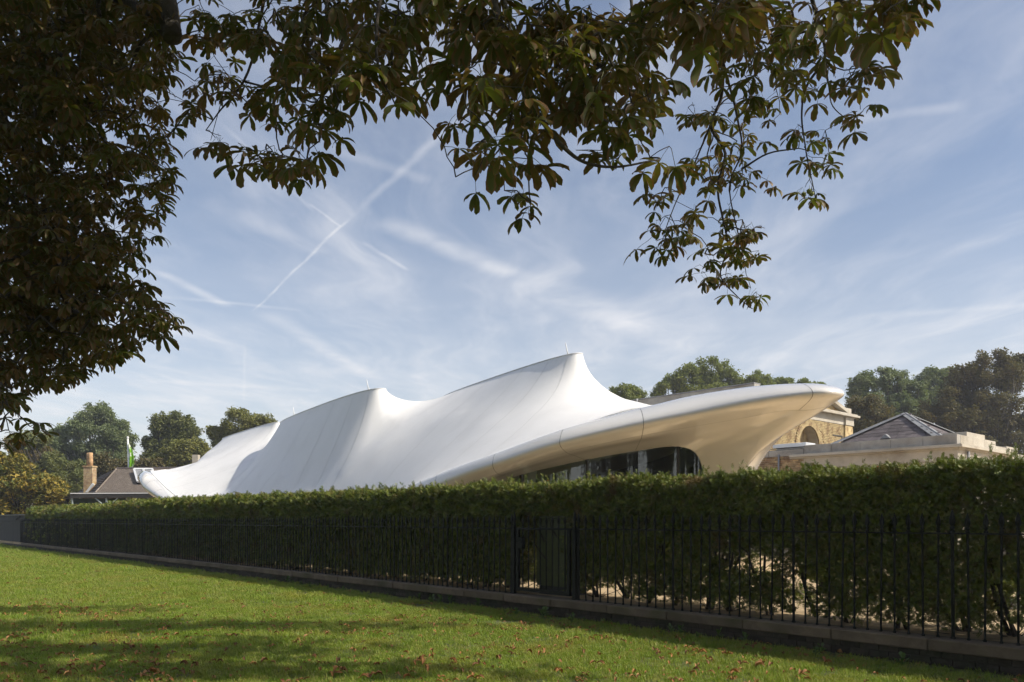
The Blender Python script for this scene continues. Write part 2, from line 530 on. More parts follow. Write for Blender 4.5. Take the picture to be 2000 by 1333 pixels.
def scatter_group(key, srcs):
    if key in _groups:
        return _groups[key]
    ng = bpy.data.node_groups.new(key, 'GeometryNodeTree')
    ng.interface.new_socket('Geometry', in_out='INPUT', socket_type='NodeSocketGeometry')
    ng.interface.new_socket('Geometry', in_out='OUTPUT', socket_type='NodeSocketGeometry')
    gi = ng.nodes.new('NodeGroupInput'); go = ng.nodes.new('NodeGroupOutput')
    iop = ng.nodes.new('GeometryNodeInstanceOnPoints')
    jn = ng.nodes.new('GeometryNodeJoinGeometry')
    for o in srcs:
        oi = ng.nodes.new('GeometryNodeObjectInfo')
        oi.inputs['Object'].default_value = o
        oi.inputs['As Instance'].default_value = True
        ng.links.new(oi.outputs['Geometry'], jn.inputs[0])

    def attr(nm, ty):
        a = ng.nodes.new('GeometryNodeInputNamedAttribute'); a.data_type = ty
        a.inputs['Name'].default_value = nm
        return a.outputs[0]
    e2r = ng.nodes.new('FunctionNodeEulerToRotation')
    ng.links.new(attr('rot', 'FLOAT_VECTOR'), e2r.inputs[0])
    ng.links.new(gi.outputs[0], iop.inputs['Points'])
    ng.links.new(jn.outputs[0], iop.inputs['Instance'])
    iop.inputs['Pick Instance'].default_value = True
    ng.links.new(attr('idx', 'INT'), iop.inputs['Instance Index'])
    ng.links.new(e2r.outputs[0], iop.inputs['Rotation'])
    ng.links.new(attr('scl', 'FLOAT'), iop.inputs['Scale'])
    ng.links.new(iop.outputs[0], go.inputs[0])
    _groups[key] = ng
    return ng


def scatter(name, key, srcs, pts, rots, scls, parent=None):
    pts = np.asarray(pts, dtype=np.float32)
    n = len(pts)
    me = bpy.data.meshes.new(name)
    me.vertices.add(n)
    me.vertices.foreach_set('co', pts.ravel())
    a = me.attributes.new('rot', 'FLOAT_VECTOR', 'POINT'); a.data.foreach_set('vector', np.asarray(rots, dtype=np.float32).ravel())
    a = me.attributes.new('scl', 'FLOAT', 'POINT'); a.data.foreach_set('value', np.asarray(scls, dtype=np.float32).ravel())
    a = me.attributes.new('idx', 'INT', 'POINT'); a.data.foreach_set('value', rng.integers(0, len(srcs), n).astype(np.int32))
    for s_ in srcs[:1]:
        for mm in s_.data.materials:
            me.materials.append(mm)
    o = link(name, me, parent)
    md = o.modifiers.new('scatter', 'NODES')
    md.node_group = scatter_group(key, srcs)
    return o


def source(name, me):
    return bpy.data.objects.new(name, me)     # never linked: only its mesh is used


# =================================================================== GROUND
KT = 0.30          # top of the kerb wall
mb = MB(); mb.poly([(-900, -600, 0), (900, -600, 0), (900, 1500, 0), (-900, 1500, 0)])
tag(link('lawn', mb.mesh('lawn', M['lawn'])), kind='structure', label='mown green park lawn in front of the railing')
g0 = [W(-60, 0.1, KT - 0.03), W(75, 0.1, KT - 0.03), W(75, 70, KT - 0.03), W(-60, 70, KT - 0.03)]
mb = MB(); mb.prism([p - Vector((0, 0, KT + 0.2)) for p in g0], (0, 0, KT + 0.2))
tag(link('garden_path', mb.mesh('garden_path', M['gravel'])), kind='structure', label='tan gravel forecourt behind the hedge')

# =================================================================== TENT PAVILION
pav = thing('tent_pavilion', W(20, 6, KT - 0.03), 'white tent-roofed pavilion with three swooping funnel peaks and a cantilevered prow', 'pavilion')

GZ = KT - 0.03


def Wv(a):
    return W(*a)


def auto(Mp, Ep, T=None, U1=None, U2=None, Bp=None):
    out = Vector((Ep.x - Mp.x, Ep.y - Mp.y, 0)); wd = out.length; o = out.normalized()
    dr = Mp.z - Ep.z
    T = T or Mp + out * 0.6 + Vector((0, 0, -0.12 * dr + 0.02))
    U1 = U1 or Ep - o * 0.16 + Vector((0, 0, -0.26))
    U2 = U2 or Ep - o * 0.55 + Vector((0, 0, -0.42))
    Bp = Bp or Ep - o * 1.15 + Vector((0, 0, -0.5))
    res = [Mp, T, Ep, U1, U2, Bp]
    for p in res:
        p.z = max(p.z, GZ + 0.002)
    return res


def G(x, off):
    return Qz(x, off, GZ)


SECT = [
    auto(Q(297, 925, 2.9), Q(273, 938, 2.2)),                                   # 0 left tip
    auto(Q(308, 937, 2.9), Q(281, 949, 2.15)),
    auto(Q(331, 959, 2.9), Q(305, 966, 2.2)),
    auto(Q(363, 984, 2.9), Q(341, 988, 2.25)),
    auto(W(28.5, 2.9, 1.05), W(28.6, 2.35, .8)),                                # 4
    auto(W(24.5, 2.9, .62), W(24.5, 2.4, .45)),
    auto(W(20.5, 3.0, .85), W(20.5, 2.55, .6)),
    auto(Q(790, 959, 3.1), Q(786, 973, 2.75)),                                  # 7
    auto(Q(858, 929, 3.3), Q(850, 946, 2.9)),                                   # 8 joint
    auto(Q(972, 889, 3.7), Q(962, 908, 3.2), None, Q(972, 926, 3.65), Q(990, 929, 4.2), Q(1009, 931, 4.8)),        # 9 joint
    auto(Q(1108, 842, 4.4), Q(1093, 866, 3.75), None, Q(1106, 884, 4.3), Q(1124, 891, 4.9), Q(1144, 899, 5.6)),     # 10 joint
    auto(Q(1240, 799.5, 5.3), Q(1257, 826, 4.55), Q(1251, 800, 4.95), Q(1254, 851, 4.9), Q(1248, 866, 5.5), Q(1240, 882, 6.2)),  # 11 joint
    auto(Q(1335, 792, 6.5), Q(1364, 806, 5.0), Q(1352, 774.5, 5.5), Q(1352, 834, 5.6), Q(1338, 854, 6.2), Q(1322, 873, 6.8)),
    auto(Q(1425, 790, 7.6), Q(1462, 786, 5.3), Q(1450, 757.5, 5.9), Q(1446, 818, 6.0), Q(1404, 849, 6.6), Q(1356, 884, 7.1)),
    auto(Q(1480, 787, 8.0), Q(1548, 773, 5.5), Q(1530, 750.5, 6.0), Q(1528, 803, 6.2), Q(1440, 862, 6.8), Q(1375, 930, 7.2)),   # 14
    auto(Q(1500, 786, 8.4), Q(1616, 767, 5.75), Q(1592, 749.5, 6.15), Q(1584, 801, 6.3), Q(1468, 884, 6.9), G(1390, 7.2)),          # 15
    auto(Q(1505, 786, 8.8), Q(1648, 769, 6.25), Q(1633, 754.5, 6.4), Q(1617, 795, 6.6), Q(1458, 914, 7.1), G(1412, 7.1)),          # 16 nose
    auto(Q(1500, 788, 9.2), Q(1632, 771, 7.1), Q(1612, 757, 7.2), Q(1578, 815, 7.4), Q(1454, 912, 7.6), G(1415, 7.5)),
    auto(W(9.3, 9.7, 4.7), W(7.5, 9.6, 4.35), None, W(8.0, 9.3, 3.85), W(8.7, 8.9, 2.4), G(1408, 7.9)),                         # 18
    auto(W(11.5, 11.8, 4.6), W(10.6, 12.5, 4.2), None, None, None, W(10.6, 9.2, GZ)),
    auto(W(15.3, 13.6, 3.8), W(15.0, 14.5, 3.4)),
    auto(W(24, 13.8, 3.0), W(24, 14.6, 2.6)),
    auto(W(34, 14.0, 3.0), W(34, 14.8, 2.6)),
    auto(W(42.6, 13.2, 4.0), W(43.2, 14.0, 3.6)),
    auto(W(46.8, 10.6, 4.5), W(47.6, 11.0, 4.2)),
    auto(W(45.8, 7.2, 4.55), W(46.5, 6.9, 4.3)),
    auto(W(41.8, 4.7, 4.2), W(42.5, 4.2, 3.92)),
]
NS = len(SECT)
SUB = 10


def cr(p0, p1, p2, p3, t, cent=True):
    """centripetal Catmull-Rom"""
    def tj(ti, a, b):
        return ti + max((b - a).length, 1e-6) ** 0.5
    t0 = 0.0; t1 = tj(t0, p0, p1); t2 = tj(t1, p1, p2); t3 = tj(t2, p2, p3)
    x = t1 + (t2 - t1) * t
    a1 = p0 * ((t1 - x) / (t1 - t0)) + p1 * ((x - t0) / (t1 - t0))
    a2 = p1 * ((t2 - x) / (t2 - t1)) + p2 * ((x - t1) / (t2 - t1))
    a3 = p2 * ((t3 - x) / (t3 - t2)) + p3 * ((x - t2) / (t3 - t2))
    b1 = a1 * ((t2 - x) / (t2 - t0)) + a2 * ((x - t0) / (t2 - t0))
    b2 = a2 * ((t3 - x) / (t3 - t1)) + a3 * ((x - t1) / (t3 - t1))
    return b1 * ((t2 - x) / (t2 - t1)) + b2 * ((x - t1) / (t2 - t1))


def sect_at(s):
    i = int(math.floor(s)) % NS; f = s - math.floor(s)
    res = []
    for k in range(6):
        res.append(cr(SECT[(i - 1) % NS][k], SECT[i][k], SECT[(i + 1) % NS][k], SECT[(i + 2) % NS][k], f))
    return res


def profile(c, n=5):
    """smooth curve through the six section points; returns points and the index of the crease"""
    pts = []
    ext = [c[0] * 2 - c[1]] + list(c) + [c[5] * 2 - c[4]]
    for i in range(1, 6):
        for j in range(n):
            pts.append(cr(ext[i - 1], ext[i], ext[i + 1], ext[i + 2], j / n))
    pts.append(c[5].copy())
    return pts


JOINTS = [0.45, 1.15, 1.9, 3.5, 5.5, 8.0, 9.0, 10.0, 11.0, 14.55, 18.5, 21, 24, 25.4]
GAP = 0.006
crease = 3 * 5
LOWJ = [j for j in JOINTS if j != 14.55]
backing = MB()
def panel_rows(j0, j1):
    if j1 < j0:
        j1 += NS
    n = max(3, int((j1 - j0) * SUB))
    rows = [profile(sect_at(j0 + (j1 - j0) * k / n)) for k in range(n + 1)]
    for rr, nb in ((rows[0], rows[1]), (rows[-1], rows[-2])):       # shave the ends for a real open joint
        for q in range(len(rr)):
            dv = nb[q] - rr[q]
            if dv.length > 1e-4:
                rr[q] = rr[q] + dv * min(0.4, GAP / dv.length)
    return rows


for js, low in ((JOINTS, False), (LOWJ, True)):
    for ji, j0 in enumerate(js):
        rows = panel_rows(j0, js[(ji + 1) % len(js)])
        if low:
            g_ = [[r[crease].lerp(r[crease + 1], min(.5, 0.006 / max((r[crease + 1] - r[crease]).length, 1e-4)))] + r[crease + 1:] for r in rows]
        else:
            g_ = [r[:crease] + [r[crease - 1].lerp(r[crease], 1 - min(.5, 0.006 / max((r[crease] - r[crease - 1]).length, 1e-4)))] for r in rows]
        nm_ = 'soffit_panel' if low else 'edge_panel'
        link(nm_, MB().grid(g_).mesh(nm_, M['grp'], smooth=True), pav)
# backing just inside the open joints
rows = []
for k in range(NS * SUB):
    pr = profile(sect_at(k / SUB))
    c = sect_at(k / SUB)
    cen = (c[0] + c[5]) / 2
    rows.append(pr)
me = MB().grid(rows, closed=True).mesh('panel_backing', M['groove'], smooth=True)
me.update()
vs = np.empty(len(me.vertices) * 3); me.vertices.foreach_get('co', vs); vs = vs.reshape(-1, 3)
ns = np.empty(len(me.vertices) * 3); me.vertex_normals.foreach_get('vector', ns); ns = ns.reshape(-1, 3)
ref = np.array([list(W(20, 6, 2.2))])
# inside is towards the section's own centre
cen = np.array([[list((sect_at(k / SUB)[0] + sect_at(k / SUB)[5]) / 2)] * len(rows[0]) for k in range(NS * SUB)]).reshape(-1, 3)
sg = np.sign(((vs - cen) * ns).sum(1)); sgn = 1.0 if sg.mean() > 0 else -1.0
me.vertices.foreach_set('co', (vs - ns * sgn * 0.02).ravel())
me.update()
link('panel_backing', me, pav)

# membrane boundary and rims
Mloop = [sect_at(k / SUB)[0] for k in range(NS * SUB)]
mb = MB(); mb.tube([p + Vector((0, 0, 0.012)) for p in Mloop] + [Mloop[0]], 0.028, 6)
link('clamp_strip', mb.mesh('clamp_strip', M['trim'], smooth=True), pav)


def rim_pts(a, b, wd, e=0.7, n=64):
    """slot-like rim: its near side runs from a (right end) to b (left end), its body lies behind that line"""
    a = Vector(a); b = Vector(b); h = (b - a) / 2
    hx = Vector((h.x, h.y, 0)); side = Vector((-hx.y, hx.x, 0)).normalized()
    if side.dot(B) < 0: side = -side
    c = (a + b) / 2 + side * wd
    res = []
    for k in range(n):
        an = 2 * PI * k / n
        ca, sa = math.cos(an), math.sin(an)
        x = math.copysign(abs(ca) ** e, ca); y = math.copysign(abs(sa) ** e, sa)
        res.append(c + h * x + side * (y * wd) + Vector((0, 0, .10 * (y + 1) * wd)))
    return res


rims = [rim_pts(P(1103, 690.5, 23.6), P(847, 778.5, 30.6), 0.56, .76),
        rim_pts(P(710, 760, 28.6), P(528, 829.5, 37.0), 0.7, .76),
        rim_pts(P(530, 826, 39.4), P(425, 859, 45.0), 0.4)]

poly2 = [(p.x, p.y) for p in Mloop]


def in_poly(pts, poly):
    x, y = pts[:, 0], pts[:, 1]
    ins = np.zeros(len(pts), bool)
    n = len(poly); j = n - 1
    for i in range(n):
        xi, yi = poly[i]; xj, yj = poly[j]
        if yi != yj:
            c = ((yi > y) != (yj > y)) & (x < (xj - xi) * (y - yi) / (yj - yi) + xi)
            ins ^= c
        j = i
    return ins


V2 = []; Zf = []; E2 = []; VPTS = []


def add_loop(pts):
    b = len(V2)
    for p in pts:
        V2.append((p.x, p.y)); Zf.append(p.z)
    for k in range(len(pts)):
        E2.append((b + k, b + (k + 1) % len(pts)))


add_loop(Mloop)
for r in rims:
    add_loop(r)
# valley lines where the funnels meet
VALLEYS = [[Q(512, 866, 7.4), Q(505, 884, 6.7), Q(489, 908, 5.7), Q(470, 924, 5.2), Q(451, 940, 4.75), Q(430, 960, 4.2), Q(415, 976, 3.75)],
           [Q(365, 915, 4.6), Q(365, 915, 5.6), Q(365, 915, 6.6)],
           [Q(385, 903, 5.0), Q(385, 903, 6.0), Q(385, 903, 7.0), Q(385, 903, 8.0)],
           [Q(405, 883, 6.2), Q(405, 883, 7.0), Q(405, 883, 7.8)]]
for vl in VALLEYS:
    pts_ = []
    ex = [vl[0] * 2 - vl[1]] + vl + [vl[-1] * 2 - vl[-2]]
    for i in range(1, len(ex) - 2):
        for j in range(6):
            pts_.append(cr(ex[i - 1], ex[i], ex[i + 1], ex[i + 2], j / 6))
    pts_.append(vl[-1])
    b0 = len(V2)
    for p in pts_:
        V2.append((p.x, p.y)); Zf.append(p.z)
    for k in range(len(pts_) - 1):
        E2.append((b0 + k, b0 + k + 1))
    VPTS.extend((p.x, p.y) for p in pts_)
nfix = len(V2)
inner = []
for r in rims:
    c = sum(r, Vector()) / len(r)
    n = len(r)
    for d in (0.06, 0.14, 0.25, 0.4, 0.6, 0.85, 1.15, 1.5):
        for k in range(n):
            tg = (r[(k + 1) % n] - r[k - 1]); nm = Vector((tg.y, -tg.x, 0)).normalized()
            if nm.dot(r[k] - c) < 0:
                nm = -nm
            q = r[k] + nm * d
            inner.append((q.x, q.y, d))
inner = np.array(inner)
gx, gy = np.meshgrid(np.arange(-24, 10, 0.36), np.arange(14, 54, 0.36))
gx = gx + (np.arange(gx.shape[0])[:, None] % 2) * 0.18
gp = np.stack([gx.ravel() + rng.uniform(-.03, .03, gx.size), gy.ravel() + rng.uniform(-.03, .03, gx.size)], 1)


def mind(a, b):
    out = np.empty(len(a))
    for i in range(0, len(a), 2000):
        out[i:i + 2000] = np.sqrt(((a[i:i + 2000, None, :] - b[None]) ** 2).sum(2).min(1))
    return out


bd = np.array(poly2); rmall = np.array([(p.x, p.y) for r in rims for p in r])
gp = gp[in_poly(gp, poly2)]
gp = gp[mind(gp, bd) > 0.2]
gp = gp[mind(gp, rmall) > 1.65]
VP = np.array(VPTS)
gp = gp[mind(gp, VP) > 0.18]
ok = in_poly(inner[:, :2], poly2)
for r in rims:
    ok &= ~in_poly(inner[:, :2], [(p.x, p.y) for p in r])
inner = inner[ok]
dm = mind(inner[:, :2], rmall)
inner = inner[(mind(inner[:, :2], VP) > 0.12) & (dm > inner[:, 2] * 0.93) & (mind(inner[:, :2], bd) > 0.2)]
for r in rims:
    gp = gp[~in_poly(gp, [(p.x, p.y) for p in r])]
allp = np.concatenate([np.array(V2), inner[:, :2], gp])
res = delaunay_2d_cdt([Vector(p) for p in allp], E2, [], 0, 1e-5)
vo = np.array([list(v) for v in res[0]]); fo = [tuple(f) for f in res[2]]; orig = res[3]
fa = np.array(fo)
cenf = vo[fa].mean(1)
keep = in_poly(cenf, poly2)
for r in rims:
    keep &= ~in_poly(cenf, [(p.x, p.y) for p in r])
fa = fa[keep]
zfix = np.full(len(vo), np.nan)
for i, ol in enumerate(orig):
    for o_ in ol:
        if o_ < nfix:
            zfix[i] = Zf[o_]
# harmonic height with cotangent weights, then tension re-weighting
used = np.unique(fa)
free = np.isnan(zfix)
zz = np.where(free, 3.5, zfix)
for it in range(3):
    I = []; J = []; Wt = []
    p3 = np.concatenate([vo, zz[:, None]], 1) if it else np.concatenate([vo, 0 * zz[:, None]], 1)
    for a, b, c in ((0, 1, 2), (1, 2, 0), (2, 0, 1)):
        u = p3[fa[:, a]] - p3[fa[:, c]]; v = p3[fa[:, b]] - p3[fa[:, c]]
        cot = (u * v).sum(1) / np.maximum(np.linalg.norm(np.cross(u, v), axis=1), 1e-9)
        cot = np.clip(cot, 0.02, 8) * 0.5
        I.append(fa[:, a]); J.append(fa[:, b]); Wt.append(cot)
    I = np.concatenate(I); J = np.concatenate(J); Wt = np.concatenate(Wt)
    nV = len(vo)
    dg = np.bincount(I, Wt, nV) + np.bincount(J, Wt, nV)

    def Lm(x):
        return dg * x - np.bincount(I, Wt * x[J], nV) - np.bincount(J, Wt * x[I], nV)
    x = zz.copy()
    rr = np.where(free, -Lm(x), 0)
    pc = np.where(dg > 0, dg, 1)
    zr = rr / pc; p_ = zr.copy(); rz = (rr * zr).sum()
    for _ in range(500):
        Ap = np.where(free, Lm(p_), 0)
        al = rz / max((p_ * Ap).sum(), 1e-20)
        x += al * p_; rr = rr - al * Ap
        zr = rr / pc; rz2 = (rr * zr).sum()
        if rz2 < 1e-9:
            break
        p_ = zr + p_ * (rz2 / rz); rz = rz2
    zz = x
me = bpy.data.meshes.new('membrane')
me.from_pydata([(vo[i, 0], vo[i, 1], float(zz[i])) for i in range(len(vo))], [], [tuple(int(q) for q in f) for f in fa])
bm = bmesh.new(); bm.from_mesh(me)
bmesh.ops.delete(bm, geom=[v for v in bm.verts if not v.link_faces], context='VERTS')
bmesh.ops.recalc_face_normals(bm, faces=bm.faces)
bm.faces.ensure_lookup_table()
if sum(f.normal.z for f in bm.faces) < 0:
    bmesh.ops.reverse_faces(bm, faces=bm.faces)
bm.to_mesh(me); bm.free()
me.materials.append(M['membrane'])
me.polygons.foreach_set('use_smooth', [True] * len(me.polygons))
memb = link('membrane', me, pav)

# heights on the membrane for seams
tri = np.concatenate([vo, zz[:, None]], 1)[fa]
tmin = tri[:, :, :2].min(1); tmax = tri[:, :, :2].max(1)


def surf(x, y):
    c = np.where((tmin[:, 0] <= x) & (tmax[:, 0] >= x) & (tmin[:, 1] <= y) & (tmax[:, 1] >= y))[0]
    for k in c:
        a, b, d = tri[k]
        den = (b[1] - d[1]) * (a[0] - d[0]) + (d[0] - b[0]) * (a[1] - d[1])
        if abs(den) < 1e-12:
            continue
        l1 = ((b[1] - d[1]) * (x - d[0]) + (d[0] - b[0]) * (y - d[1])) / den
        l2 = ((d[1] - a[1]) * (x - d[0]) + (a[0] - d[0]) * (y - d[1])) / den
        l3 = 1 - l1 - l2
        if min(l1, l2, l3) > -1e-4:
            nm = np.cross(b - a, d - a); nm = nm / np.linalg.norm(nm)
            if nm[2] < 0: nm = -nm
            return l1 * a[2] + l2 * b[2] + l3 * d[2], nm
    return None


for ri, r in enumerate(rims):
    c = sum(r, Vector()) / len(r); n = len(r)
    others = np.array([(p.x, p.y) for q, rr_ in enumerate(rims) if q != ri for p in rr_])
    for k in range(0, n, 4):
        if k == n // 2: continue
        tg = (r[(k + 1) % n] - r[k - 1]); nm = Vector((tg.y, -tg.x, 0)).normalized()
        if nm.dot(r[k] - c) < 0:
            nm = -nm
        sd = Vector((-nm.y, nm.x, 0))
        L, Rr = [], []
        mine = np.array([(p.x, p.y) for p in r])
        dstep = 0.05
        while dstep < 12:
            q = r[k] + nm * dstep
            h = surf(q.x, q.y)
            if h is None:
                break
            qq = np.array([[q.x, q.y]])
            if mind(qq, others)[0] < mind(qq, mine)[0]:
                break
            nn = Vector(h[1])
            base = Vector((q.x, q.y, h[0])) + nn * 0.004
            s3 = (sd - nn * sd.dot(nn)).normalized()
            L.append(base + s3 * 0.014); Rr.append(base - s3 * 0.014)
            dstep += 0.045
        if len(L) > 3:
            link('seam', MB().grid([L, Rr]).mesh('seam', M['seam'], smooth=True), pav)
for ri, r in enumerate(rims):
    mb = MB(); mb.tube([p + Vector((0, 0, 0.015)) for p in r] + [r[0] + Vector((0, 0, 0.015))], 0.02, 6)
    rg = link('rim_ring', mb.mesh('rim_ring', M['rim'], smooth=True), pav)
    # glazed cap a little below the rim
    link('roof_light', MB().poly([p - Vector((0, 0, 0.06)) for p in r]).mesh('roof_light', M['darkmetal']), pav)
for p0, tilt in ((P(1111, 693, 24.3), -.10), (P(721, 761, 29.2), -.09), (P(575, 812, 35.0), -.05)):
    mb = MB(); mb.tube([p0 - Vector((0, 0, .15)), p0 + Vector((tilt, 0, .36))], [0.022, 0.013], 6)
    mb.lathe([(0.03, -0.12), (0.03, 0.0), (0.016, 0.03)], 8, p0)
    link('lightning_rod', mb.mesh('lightning_rod', M['white'], smooth=True), pav)

# glazing under the front edge
gl = []
for k in range(0, 61):
    s = 8.6 + (14.35 - 8.6) * k / 60
    c = sect_at(s)
    b = c[5].lerp(c[4], 0.02)
    gl.append(b)
gx_ = [proj(p)[0] for p in gl]
cuts = [0]
for xs in (1023, 1149, 1240, 1324):
    cuts.append(min(range(len(gl)), key=lambda i: abs(gx_[i] - xs)))
cuts.append(60)
for a, b in zip(cuts[:-1], cuts[1:]):
    if b - a < 1:
        continue
    rows = [[Vector((p.x, p.y, GZ + 0.01)), Vector((p.x, p.y, max(p.z + 0.02, GZ + .03)))] for p in gl[a:b + 1]]
    link('glass_pane', MB().grid(rows).mesh('glass_pane', M['glass'], smooth=True), pav)
for i in cuts[1:-1]:
    if abs(gx_[i] - 1240) < 12:
        continue
    p = gl[i]
    mb = MB(); mb.box((p.x, p.y + 0.03, (GZ + p.z) / 2), (0.09, 0.09, p.z - GZ), (D, B, Vector((0, 0, 1))))
    link('mullion', mb.mesh('mullion', M['darkmetal']), pav)
# white column and curtain inside the glass
mb = MB(); p = Qz(1030, 5.6, 0)
mb.tube([Vector((p.x, p.y, GZ)), Vector((p.x, p.y, 2.0)), Vector((p.x, p.y, 3.2))], [0.16, 0.17, 0.3], 14)
link('column', mb.mesh('column', M['white'], smooth=True), pav)
# rear wall below the back edge and floor-to-roof core
rows = []
for k in range(0, 70):
    c = sect_at(19.2 + (26.2 - 19.2) * k / 69)
    b = c[5]
    rows.append([Vector((b.x, b.y, GZ)), Vector((b.x, b.y, b.z + .05))])
link('rear_wall', MB().grid(rows).mesh('rear_wall', M['interior']), pav)
rows = []
for k in range(0, 70):
    c = sect_at(3.2 + (8.6 - 3.2) * k / 69)
    b = c[5]
    rows.append([Vector((b.x, b.y, GZ)), Vector((b.x, b.y, max(b.z + .05, GZ + .06)))])
link('base_wall', MB().grid(rows).mesh('base_wall', M['interior']), pav)

# =================================================================== OLD STONE GALLERY
gal = thing('stone_gallery', W(14, 22, GZ), 'old stone and yellow brick gallery with arched gable behind the white prow', 'building')
AX = (D, B, Vector((0, 0, 1)))


def wbox(mb, t0, t1, o0, o1, z0, z1):
    c = W((t0 + t1) / 2, (o0 + o1) / 2, (z0 + z1) / 2)
    return mb.box(c, (abs(t1 - t0), abs(o1 - o0), z1 - z0), AX)


def part(name, parent, m, fn, bevel=0, smooth=False):
    mb = MB(); fn(mb)
    return link(name, mb.mesh(name, m, bevel=bevel, smooth=smooth), parent)


# corner pavilion: t 7.4..12.9, off 19.7..24.7
T0, T1, O0, O1 = 7.4, 12.9, 19.7, 24.7
part('wall', gal, M['stone'], lambda b: wbox(b, T0, T1, O0, O1, GZ, 3.6))
part('frieze', gal, M['stone'], lambda b: wbox(b, T0 - .03, T1, O0 - .03, O1 + .03, 3.608, 3.99))


def cornice(b):
    wbox(b, T0 - .10, T1 + .55, O0 - .10, O1 + .1, 3.992, 4.05)
    wbox(b, T0 - .24, T1 + .50, O0 - .24, O1 + .24, 4.052, 4.13)
    wbox(b, T0 - .20, T1 + .48, O0 - .20, O1 + .2, 4.132, 4.16)


part('cornice', gal, M['stone'], cornice)
# blocking course in separate stones
nst = 5
for k in range(nst):
    a = T0 + (T1 - T0) * k / nst; b_ = T0 + (T1 - T0) * (k + 1) / nst
    part('parapet_stone', gal, M['stonedark'], lambda b: wbox(b, a + .004, b_ - .004, O0 + .0, O0 + .32, 4.165, 4.5 + rng.uniform(-.006, .006)), bevel=.008)
for k in range(4):
    a = O0 + .325 + (O1 - O0 - .33) * k / 4; b_ = O0 + .325 + (O1 - O0 - .33) * (k + 1) / 4
    part('parapet_stone', gal, M['stone'], lambda b: wbox(b, T0, T0 + .32, a + .004, b_ - .004, 4.165, 4.5 - (0.16 if k == 3 else 0)), bevel=.008)
part('parapet_block', gal, M['stone'], lambda b: wbox(b, T0 + .1, T0 + 1.2, O0 + 1.2, O0 + 3.0, 4.505, 4.68), bevel=.01)
part('pilaster', gal, M['stone'], lambda b: wbox(b, T0 - .07, T0, O0 + .9, O0 + 1.0, GZ, 3.6))
part('downpipe', gal, M['lead'], lambda b: b.tube([W(T0 - .1, O0 + .75, GZ), W(T0 - .1, O0 + .75, 3.95)], .05, 8), smooth=True)
# continuing wing to the right
part('wall', gal, M['stone'], lambda b: wbox(b, T0 + .5, T0 + 6, O1 + .004, O1 + 9, GZ, 3.95))
part('cornice', gal, M['stone'], lambda b: wbox(b, T0 + .28, T0 + 6, O1 + .35, O1 + 9, 3.955, 4.08))
for k in range(6):
    part('parapet_stone', gal, M['stone'], lambda b: wbox(b, T0 + .5, T0 + .8, O1 + .35 + k * 1.4, O1 + .35 + k * 1.4 + 1.39, 4.085, 4.30 + (.24 if k in (1, 4) else 0)), bevel=.008)
# pyramid roof with slates and lead hips
AP = W((T0 + T1) / 2, (O0 + O1) / 2 + .1, 5.66)
ez = 4.28
cs = [W(T0 + .45, O0 + .5, ez), W(T1 - .3, O0 + .5, ez), W(T1 - .3, O1 - .3, ez), W(T0 + .45, O1 - .3, ez)]
part('roof_deck', gal, M['slate'], lambda b: [b.poly([cs[i] - Vector((0, 0, .03)), cs[(i + 1) % 4] - Vector((0, 0, .03)), AP - Vector((0, 0, .03))]) for i in range(4)])
for fi in (0, 3):
    a, b_ = (cs[0], cs[1]) if fi == 0 else (cs[3], cs[0])
    mid = (a + b_) / 2; upv = AP - mid; rowsn = 9
    nrm = (b_ - a).cross(upv).normalized()
    if nrm.z < 0: nrm = -nrm
    wdir = (b_ - a).normalized(); wfull = (b_ - a).length
    for r in range(rowsn):
        f0 = r / rowsn; wl = wfull * (1 - f0); x = -wl / 2 + (0.25 if r % 2 else 0)
        hh_ = upv.length / rowsn; ud = upv.normalized()
        while x < wl / 2 - .1:
            x1 = min(x + .5, wl / 2 - .02)
            c = mid + ud * (hh_ * (r + .5)) + wdir * ((x + x1) / 2) + nrm * (0.012 + rng.uniform(0, .006))
            t_ = ud * 1.0 - nrm * 0.035
            mb = MB(); mb.box(c, (x1 - x - .008, hh_ * 1.06, .012), (wdir, t_.normalized(), nrm))
            lim = wfull * (1 - (r + 1) / rowsn) / 2
            if abs((x + x1) / 2) < max(lim, .12) + .12:
                link('slate', mb.mesh('slate', M['slate']), gal)
            x += .5
for c in cs:
    dv = AP - c
    mb = MB(); sd = Vector((-dv.y, dv.x, 0)).normalized()
    ups = dv.cross(sd).normalized()
    if ups.z < 0: ups = -ups
    for sg_ in (-1, 1):
        mb.poly([c + ups * .07, AP + ups * .07, AP + sd * sg_ * .16 + ups * .03, c + sd * sg_ * .24 - ups * .0 + Vector((0, 0, .0))])
    mb.tube([c + ups * .06, AP + ups * .06], .035, 6)
    link('hip_flashing', mb.mesh('hip_flashing', M['lead']), gal)
mb = MB(); p = (cs[0] + cs[1]) / 2 + (AP - (cs[0] + cs[1]) / 2) * .22 + Vector((-.02, -.05, .05)); mb.prism([p + D * .18, p - D * .18, p + Vector((0, 0, .16))], B * .25)
link('roof_vent', mb.mesh('roof_vent', M['lead']), gal)
# small second roof at the far right
AP2 = W(T0 + 3.2, O1 + 5.2, 4.98)
c2 = [W(T0 + 1.2, O1 + 3.4, 4.1), W(T0 + 5, O1 + 3.4, 4.1), W(T0 + 5, O1 + 7.4, 4.1), W(T0 + 1.2, O1 + 7.4, 4.1)]
part('roof_deck', gal, M['slate'], lambda b: [b.poly([c2[i], c2[(i + 1) % 4], AP2]) for i in range(4)])
for c in c2:
    part('hip_flashing', gal, M['lead'], lambda b: b.tube([c + Vector((0, 0, .03)), AP2 + Vector((0, 0, .03))], .05, 6))

